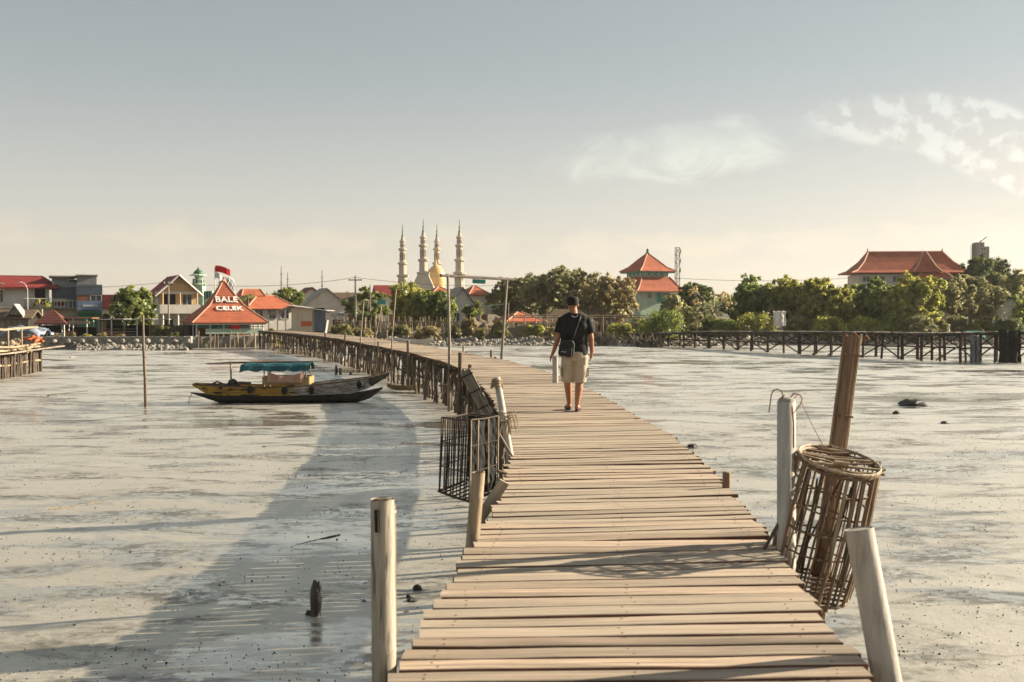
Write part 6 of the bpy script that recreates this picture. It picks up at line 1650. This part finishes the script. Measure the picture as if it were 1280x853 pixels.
canoe('small_boat', 'overturned green boat among rubble behind the pier', (wx(1216, 93), 93, .85), 2.2, .8, .4, R(-8), 'teal', True)

# ---- stumps, clods and sticks lying on the mud
def lump(name, label, px, py, w, h, seed, cat='clod', m='mudlump', group=None):
    p = gnd(px, py); s = p.y / F; o = place(name, rockmesh(seed % 6, m), None, (p.x, p.y, h * s * .35), (0, 0, seed), (w * s / 2, w * s / 2 * .8, h * s * .8)); tag(o, label, cat, group); return o
def stump():
    p = gnd(395, 772); t = thing('stump', 'dark jagged wooden stump sticking up from the mud', 'stump', p)
    MB().tube([(-.02, 0, -.2), (0, 0, .06), (.0, 0, .2), (-.005, 0, .3), (-.012, 0, .38)], [.055, .055, .06, .048, .012], 9).build('shaft', M['mudlump'], t)
    MB().tube([(.03, 0, .15), (.035, 0, .3), (.03, 0, .37)], [.03, .025, .008], 6).build('splinter', M['mudlump'], t)
stump()
lump('clod', 'round black clod beside the jagged stump', 387, 771, 12, 10, 3); 
for i, (x, y, w, h, lab) in enumerate(((522, 738, 13, 9, 'largest black clod left of the boardwalk'), (511, 748, 10, 8, 'black clod just below the largest one'), (515, 753, 14, 7, 'flat black clod below the pair'), (508, 768, 9, 5, 'lowest small black clod near the deck'), (455, 754, 7, 6, 'small black clod left of the bamboo post'), (1140, 507, 34, 9, 'low dark mound on the mud at right'), (1181, 531, 11, 6, 'small dark lump right below the mound'), (865, 559, 18, 5, 'flat dark lump by the right deck edge'), (1120, 518, 9, 5, 'tiny dark lump left of the mound'), (330, 561, 7, 4, 'small black lump on mud below the boat'), (1072, 597, 6, 4, 'tiny black lump right of the cage'))):
    lump('clod', lab, x, y, w, h, i + 10, group='clods on the mud')
for px, yb, h, lab in ((420, 469, 12.5, 'tallest black stub in the mud off the boat bow'), (425, 469, 9, 'second black stub beside the tallest one'), (438, 469.5, 6, 'short black stub nearest the boardwalk')):
    p = gnd(px, yb); t = thing('stub', lab, 'stub', p, 0, 'stubs in the mud'); MB().tube([(0, 0, -.2), (.02, 0, h * p.y / F * .6), (0, 0, h * p.y / F)], [.075, .07, .04], 7).build('shaft', M['mudlump'], t)
def mudstick(label, x0, y0, x1, y1, r, m='mudlump'):
    a, b_ = gnd(x0, y0, .03), gnd(x1, y1, .03); t = thing('stick', label, 'stick', a); n = 6; rr = random.Random(int(x0))
    MB().tube([(b_ - a) * (k / n) + Vector((0, rr.uniform(-.02, .02), rr.uniform(-.01, .012))) for k in range(n + 1)], [r * (1 - .6 * k / n) for k in range(n + 1)], 6).build('branch', M[m], t)
mudstick('long dark stick on the mud left of the boardwalk', 425, 668, 340, 690, .011)
mudstick('tan stick half sunk in the mud at left', 130, 628, 62, 637, .022, 'stick')
mudstick('thin twig on the mud right of the leaning pipe', 1150, 756, 1182, 760, .008)
mudstick('thin twig standing out of the mud at right', 1189, 741, 1190, 733, .008)
mudstick('dark branch on the mud left of the marker pole', 60, 495, 110, 489, .04)
mudstick('pale stick lying near the sea wall', 88, 447, 95, 446, .06, 'bamboo')
def bag_white():
    p = gnd(424, 455); o = place('bag', rockmesh(2, 'flag_white'), None, (p.x + .1, p.y, .35), (0, 0, 1), (.22, .2, .42)); tag(o, 'dirty white bag hanging against the boardwalk stakes', 'bag')
bag_white()
def clods():
    r = np.random.default_rng(12); P = []; S = []
    n = 16000; y = 5.5 + 34 * r.random(n) ** 1.9; x = r.uniform(-1, 1, n) * (3 + y * .5)
    keep = fbm(x * .5 + 20, y * 1.1 + 20, 51, 4) + r.normal(0, .05, n) > .505; x, y = x[keep], y[keep]
    n2 = 2200; y2 = 5.5 + 26 * r.random(n2) ** 1.5; x2 = r.uniform(-1, 1, n2) * (3 + y2 * .5)
    x = np.concatenate([x, x2]); y = np.concatenate([y, y2]); z = mud_height(x, y)
    s = np.abs(r.normal(0, .0035, len(x))) + .0028 + .00022 * y
    scatter('mud_crumbs', 'tiny dark crumbs and crab pellets strewn over the mud', np.stack([x, y, z], -1), s, 'mudlump', 4)
clods()

# ---- the man
def capsule(b, pts, rad, n=14):
    """a tapered limb with rounded ends"""
    pts = [Vector(p) for p in pts]; d0 = (pts[0] - pts[1]).normalized(); d1 = (pts[-1] - pts[-2]).normalized()
    P = [pts[0] + d0 * rad[0] * .95, pts[0] + d0 * rad[0] * .7] + pts + [pts[-1] + d1 * rad[-1] * .7, pts[-1] + d1 * rad[-1] * .95]
    Rr = [rad[0] * .25, rad[0] * .7] + list(rad) + [rad[-1] * .7, rad[-1] * .25]
    b.tube(P, Rr, n); return b
def ellipsoid(b, c, rx, ry, rz, n=16, m=10):
    b.lathe([(math.sin(math.pi * max(min(k / m, .995), .005)), -math.cos(math.pi * max(min(k / m, .995), .005)) * rz) for k in range(m + 1)], n, c, 0, True, rx, ry); return b
def remesh(o, vox, smooth=4):
    q = o.modifiers.new('remesh', 'REMESH'); q.mode = 'VOXEL'; q.voxel_size = vox; q.use_smooth_shade = True
    if smooth: s = o.modifiers.new('smooth', 'SMOOTH'); s.iterations = smooth; s.factor = .5
def the_man():
    SK = mat('skin', (.36, .16, .09), (.31, .135, .075), rough=.55, scale=9, spec=.35)
    SH = mat('black_cotton', (.013, .013, .014), (.020, .019, .019), rough=.85, scale=14, bump=.012, bscale=7)
    PT = mat('beige_cotton', (.47, .395, .30), (.40, .33, .25), rough=.85, scale=12, bump=.012, bscale=9)
    BG = mat('black_nylon', (.012, .012, .013), (.02, .02, .021), rough=.55, scale=20, bump=.006)
    px, py = gnd(718.4, 513.8, DECK).xy
    t = thing('person', 'man in black t-shirt and beige shorts walking away along the boardwalk', 'person', (px, py, DECK + .012), R(-2))
    b = MB()
    # legs: left foot ahead, right foot behind
    capsule(b, [(-.10, .02, .92), (-.115, .09, .52), (-.105, .13, .36), (-.085, .17, .10)], [.095, .066, .062, .038])
    capsule(b, [(.10, -.01, .92), (.085, .03, .52), (.065, -.03, .36), (.035, -.07, .10)], [.095, .066, .064, .038])
    capsule(b, [(-.085, .16, .055), (-.105, .26, .045), (-.12, .36, .03)], [.038, .04, .03]); capsule(b, [(.035, -.085, .055), (.05, .02, .045), (.065, .12, .032)], [.04, .04, .03])
    for k, sx in enumerate((-1, 1)):
        bx, by, dx = ((-.12, .38, -.012), (.065, .14, .012))[k]
        for q in range(5): capsule(b, [(bx + (q - 2) * .016, by - .02, .024), (bx + (q - 2) * .018, by + .02 - abs(q - 1.5) * .006, .02)], [.011, .009], 8)
    # pelvis, belly, chest
    capsule(b, [(-.06, .0, .93), (.06, 0, .93)], [.13, .13]); capsule(b, [(0, 0, .95), (0, -.0, 1.15), (0, .0, 1.35)], [.12, .12, .12]); capsule(b, [(-.12, 0, 1.40), (.12, 0, 1.40)], [.10, .10])
    capsule(b, [(-.17, 0, 1.44), (.16, 0, 1.44)], [.07, .07])
    # neck and head, tilted a little down to the front
    capsule(b, [(-.02, .0, 1.48), (-.03, .015, 1.64)], [.072, .066]); capsule(b, [(-.15, .0, 1.475), (-.07, .0, 1.535)], [.05, .05]); capsule(b, [(.11, .0, 1.475), (.03, .0, 1.535)], [.05, .05]); ellipsoid(b, (-.035, .03, 1.725), .084, .10, .112); ellipsoid(b, (-.035, .06, 1.655), .055, .06, .05)
    for sx in (-1, 1): ellipsoid(b, (-.035 + sx * .088, .015, 1.70), .014, .022, .034, 10, 6)
    capsule(b, [(-.035, .118, 1.735), (-.035, .138, 1.70)], [.012, .016], 8)
    # arms
    LA = [(-.225, 0, 1.43), (-.275, -.02, 1.17), (-.335, .02, .97), (-.362, .045, .905)]; RA = [(.215, 0, 1.43), (.262, -.03, 1.16), (.275, .0, .97), (.272, .03, .92)]
    for A in (LA, RA): capsule(b, A, [.058, .044, .033, .027])
    for A, sx in ((LA, -1), (RA, 1)):
        w = Vector(A[-1]); dr = (Vector(A[-1]) - Vector(A[-2])).normalized(); fw = Vector((0, 1, 0)); sd = Vector((sx, 0, 0))
        palm_ = w + dr * .05 + fw * .01; capsule(b, [w + dr * .01 - fw * .012, w + dr * .075 - fw * .015], [.024, .022], 10); capsule(b, [w + dr * .01 + fw * .018, w + dr * .075 + fw * .022], [.024, .021], 10)
        for q, ln in enumerate((.062, .072, .068, .052)):
            k0 = w + dr * .085 + fw * (.034 - q * .021); k1 = k0 + dr * ln * .5 - sd * .006; k2 = k1 + dr * ln * .38 - sd * .022; capsule(b, [k0, k1, k2], [.0098, .0088, .0078], 8)
        h0 = w + dr * .02 + fw * .036; h1 = h0 + dr * .035 + fw * .022 - sd * .008; h2 = h1 + dr * .032 + fw * .004 - sd * .012; capsule(b, [h0, h1, h2], [.013, .0115, .0095], 8)
    body = b.build('body', SK, t); remesh(body, .0065, 3)
    for sx in (-1, 1): e = MB(); ellipsoid(e, (-.035 + sx * .031, .112, 1.735), .012, .008, .008, 8, 6); e.build('eye', M['dark'], t)
    e = MB(); e.tube([(-.06, .117, 1.668), (-.035, .123, 1.664), (-.01, .117, 1.668)], .006, 6); e.build('mouth', M['bamboo_red'], t)
    hb = MB(); hb.lathe([(.092, 1.695), (.097, 1.71), (.096, 1.74)], 18, (-.035, .022, 0), 0, True, .90, 1.05); h = hb.build('hair', SH, t, smooth=True)
    c = MB(); c.lathe([(.100, 1.716), (.105, 1.73), (.108, 1.765), (.108, 1.80), (.098, 1.828), (.06, 1.838), (.01, 1.84)], 22, (-.035, .025, 0), 0, True, .92, 1.06); cp = c.build('cap', SH, t, smooth=True)
    c = MB(); c.prism([(-.10, .09), (.03, .09), (.02, .17), (-.035, .195), (-.09, .17)], 1.728, 1.738, 'z'); c.build('brim', SH, cp)
    # t-shirt
    s = MB()
    rings_ = [(.885, .225, .150, .0), (.90, .228, .152, .0), (1.0, .222, .150, .0), (1.12, .214, .150, 0), (1.25, .222, .152, 0), (1.36, .24, .160, 0), (1.44, .245, .140, .0), (1.50, .215, .118, 0), (1.545, .155, .10, .0), (1.575, .102, .086, .005)]
    n = 28; vs = []
    for z, rx, ry, oy in rings_:
        for k in range(n):
            a = 2 * math.pi * k / n; w_ = 1 + .025 * math.sin(a * 7 + z * 13) * (1.3 - z); vs.append((-.012 + math.copysign(abs(math.cos(a)) ** .85, math.cos(a)) * rx * w_, oy + math.copysign(abs(math.sin(a)) ** .85, math.sin(a)) * ry * w_, z + .012 * math.cos(a * 2)))
    fs = [(i * n + k, i * n + (k + 1) % n, (i + 1) * n + (k + 1) % n, (i + 1) * n + k) for i in range(len(rings_) - 1) for k in range(n)]
    fs.append(tuple(range(n - 1, -1, -1))); o_ = (len(rings_) - 1) * n; fs.append(tuple(range(o_, o_ + n))); s.add(vs, fs)
    for A, sx in ((LA, -1), (RA, 1)):
        a0, a1 = Vector(A[0]), Vector(A[1]); s.tube([a0 + Vector((-sx * .10, 0, .02)), a0 + Vector((-sx * .01, 0, .015)), a0.lerp(a1, .35) + Vector((sx * .004, 0, 0)), a0.lerp(a1, .70) + Vector((sx * .006, 0, 0))], [.085, .082, .076, .074], 16)
    sh = s.build('shirt', SH, t); remesh(sh, .011, 3)
    tx = bpy.data.textures.new('folds', 'CLOUDS'); tx.noise_scale = .11; dm = sh.modifiers.new('folds', 'DISPLACE'); dm.texture = tx; dm.strength = .022; dm.mid_level = .5
    a = MB(); a.tube([(-.05, -.128, 1.535), (-.035, -.136, 1.515), (-.005, -.142, 1.507), (.025, -.136, 1.517), (.04, -.128, 1.535)], .0032, 6); a.build('neck_print', M['flag_white'], sh)
    # shorts
    s = MB(); s.lathe([(.150, .80), (.175, .86), (.172, .93), (.165, .96)], 22, (-.005, 0, 0), 0, True, 1.28, .92)
    for pts, rr_ in (([(-.095, .01, .88), (-.108, .06, .68), (-.118, .09, .455)], [.125, .112, .100]), ([(.095, -.005, .88), (.09, .01, .68), (.088, .02, .45)], [.125, .112, .100])): s.tube(pts, rr_, 18)
    so = s.build('shorts', PT, t); remesh(so, .011, 2); d2 = so.modifiers.new('folds', 'DISPLACE'); d2.texture = tx; d2.strength = .016; d2.mid_level = .5
    for sx in (-1, 1): q = MB(); q.box((sx * .115 - .005, -.158, .80), (.105, .014, .115)); q.build('back_pocket', PT, so); q = MB(); q.box((sx * .215 + (-.01 if sx < 0 else .0), .03, .62), (.02, .12, .14)); q.build('cargo_pocket', PT, so)
    # sandals
    for cx, cy, rz_ in ((-.103, .265, R(12)), (.05, .02, R(-7))):
        q = MB(); out = [(math.sin(a_) * .046 * (1 + .12 * math.cos(a_)), math.cos(a_) * .142) for a_ in np.linspace(0, 2 * math.pi, 20, endpoint=False)]; q.prism(out, -.012, .012, 'z'); sd_ = q.build('sandal', M['rubber'], t, (cx, cy, .004), rz_)
        q = MB(); q.tube([(-.04, .02, .012), (-.02, .05, .055), (.0, .085, .03), (.02, .05, .055), (.04, .02, .012)], .008, 6); q.build('strap', M['rubber'], sd_)
    # shoulder bag on the back left hip: a thing he carries
    g_ = thing('shoulder_bag', 'black shoulder bag slung across the back of the walking man', 'bag', (px, py, DECK + .012), R(-2))
    q = MB(); out = [(-.275, .93), (-.255, .885), (-.06, .875), (-.02, .90), (-.005, 1.08), (-.04, 1.14), (-.2, 1.135), (-.25, 1.09)]; q.prism(out, -.275, -.165); bo = q.build('pouch', BG, g_); bv = bo.modifiers.new('round', 'BEVEL'); bv.width = .03; bv.segments = 4; bv.limit_method = 'NONE'
    q = MB(); q.prism([(-.245, .90), (-.06, .89), (-.045, 1.02), (-.22, 1.035)], -.300, -.26); fp = q.build('front_pocket', BG, g_); bv = fp.modifiers.new('round', 'BEVEL'); bv.width = .015; bv.segments = 3; bv.limit_method = 'NONE'
    q = MB(); q.tube([(-.225, -.302, .955), (-.19, -.304, .965), (-.17, -.304, .945), (-.14, -.304, .965)], .004, 5); q.build('emblem', M['flag_white'], g_)
    q = MB(); pts = [(-.04, -.19, 1.12), (-.02, -.178, 1.22), (.02, -.172, 1.34), (.055, -.150, 1.44), (.085, -.10, 1.515), (.10, -.0, 1.535), (.09, .11, 1.50), (.02, .165, 1.36), (-.12, .168, 1.15), (-.235, .05, 1.02), (-.255, -.12, 1.02), (-.23, -.18, 1.05)]
    q.tube(pts, .017, 8, squash=.35); q.build('strap', BG, g_, smooth=True)
the_man()
# ------------------------------------------------------------------ smoke over the right bank and the hazy air
def air():
    hz = bpy.data.materials.new('hazy_air'); hz.use_nodes = True; nt = hz.node_tree; nt.nodes.clear()
    v = nt.nodes.new('ShaderNodeVolumePrincipled'); v.inputs['Color'].default_value = (.95, .93, .90, 1); v.inputs['Density'].default_value = HAZE; v.inputs['Anisotropy'].default_value = .3
    o = nt.nodes.new('ShaderNodeOutputMaterial'); nt.links.new(v.outputs[0], o.inputs['Volume'])
    b = MB(); b.box((0, 600, 24), (3400, 1300, 52)); ob = b.build('haze', hz); tag(ob, 'thin warm haze in the air over the whole shore', None, None, 'stuff')
HAZE = 0.00016
def smoke():
    m = bpy.data.materials.new('thin_smoke'); m.use_nodes = True; nt = m.node_tree; nt.nodes.clear()
    v = nt.nodes.new('ShaderNodeVolumePrincipled'); v.inputs['Color'].default_value = (.9, .9, .9, 1); v.inputs['Density'].default_value = .09
    o = nt.nodes.new('ShaderNodeOutputMaterial'); nt.links.new(v.outputs[0], o.inputs['Volume'])
    b = MB(); ellipsoid(b, (0, 0, 0), .75, .6, .8, 14, 10); ellipsoid(b, (.5, .1, .75), .6, .5, .5, 12, 8)
    q = b.build('smoke', m, None, at(1256, 391, 92.5)); remesh(q, .12, 4); tag(q, 'thin white smoke drifting up behind the right end of the pier', None, None, 'stuff')
smoke()
air()
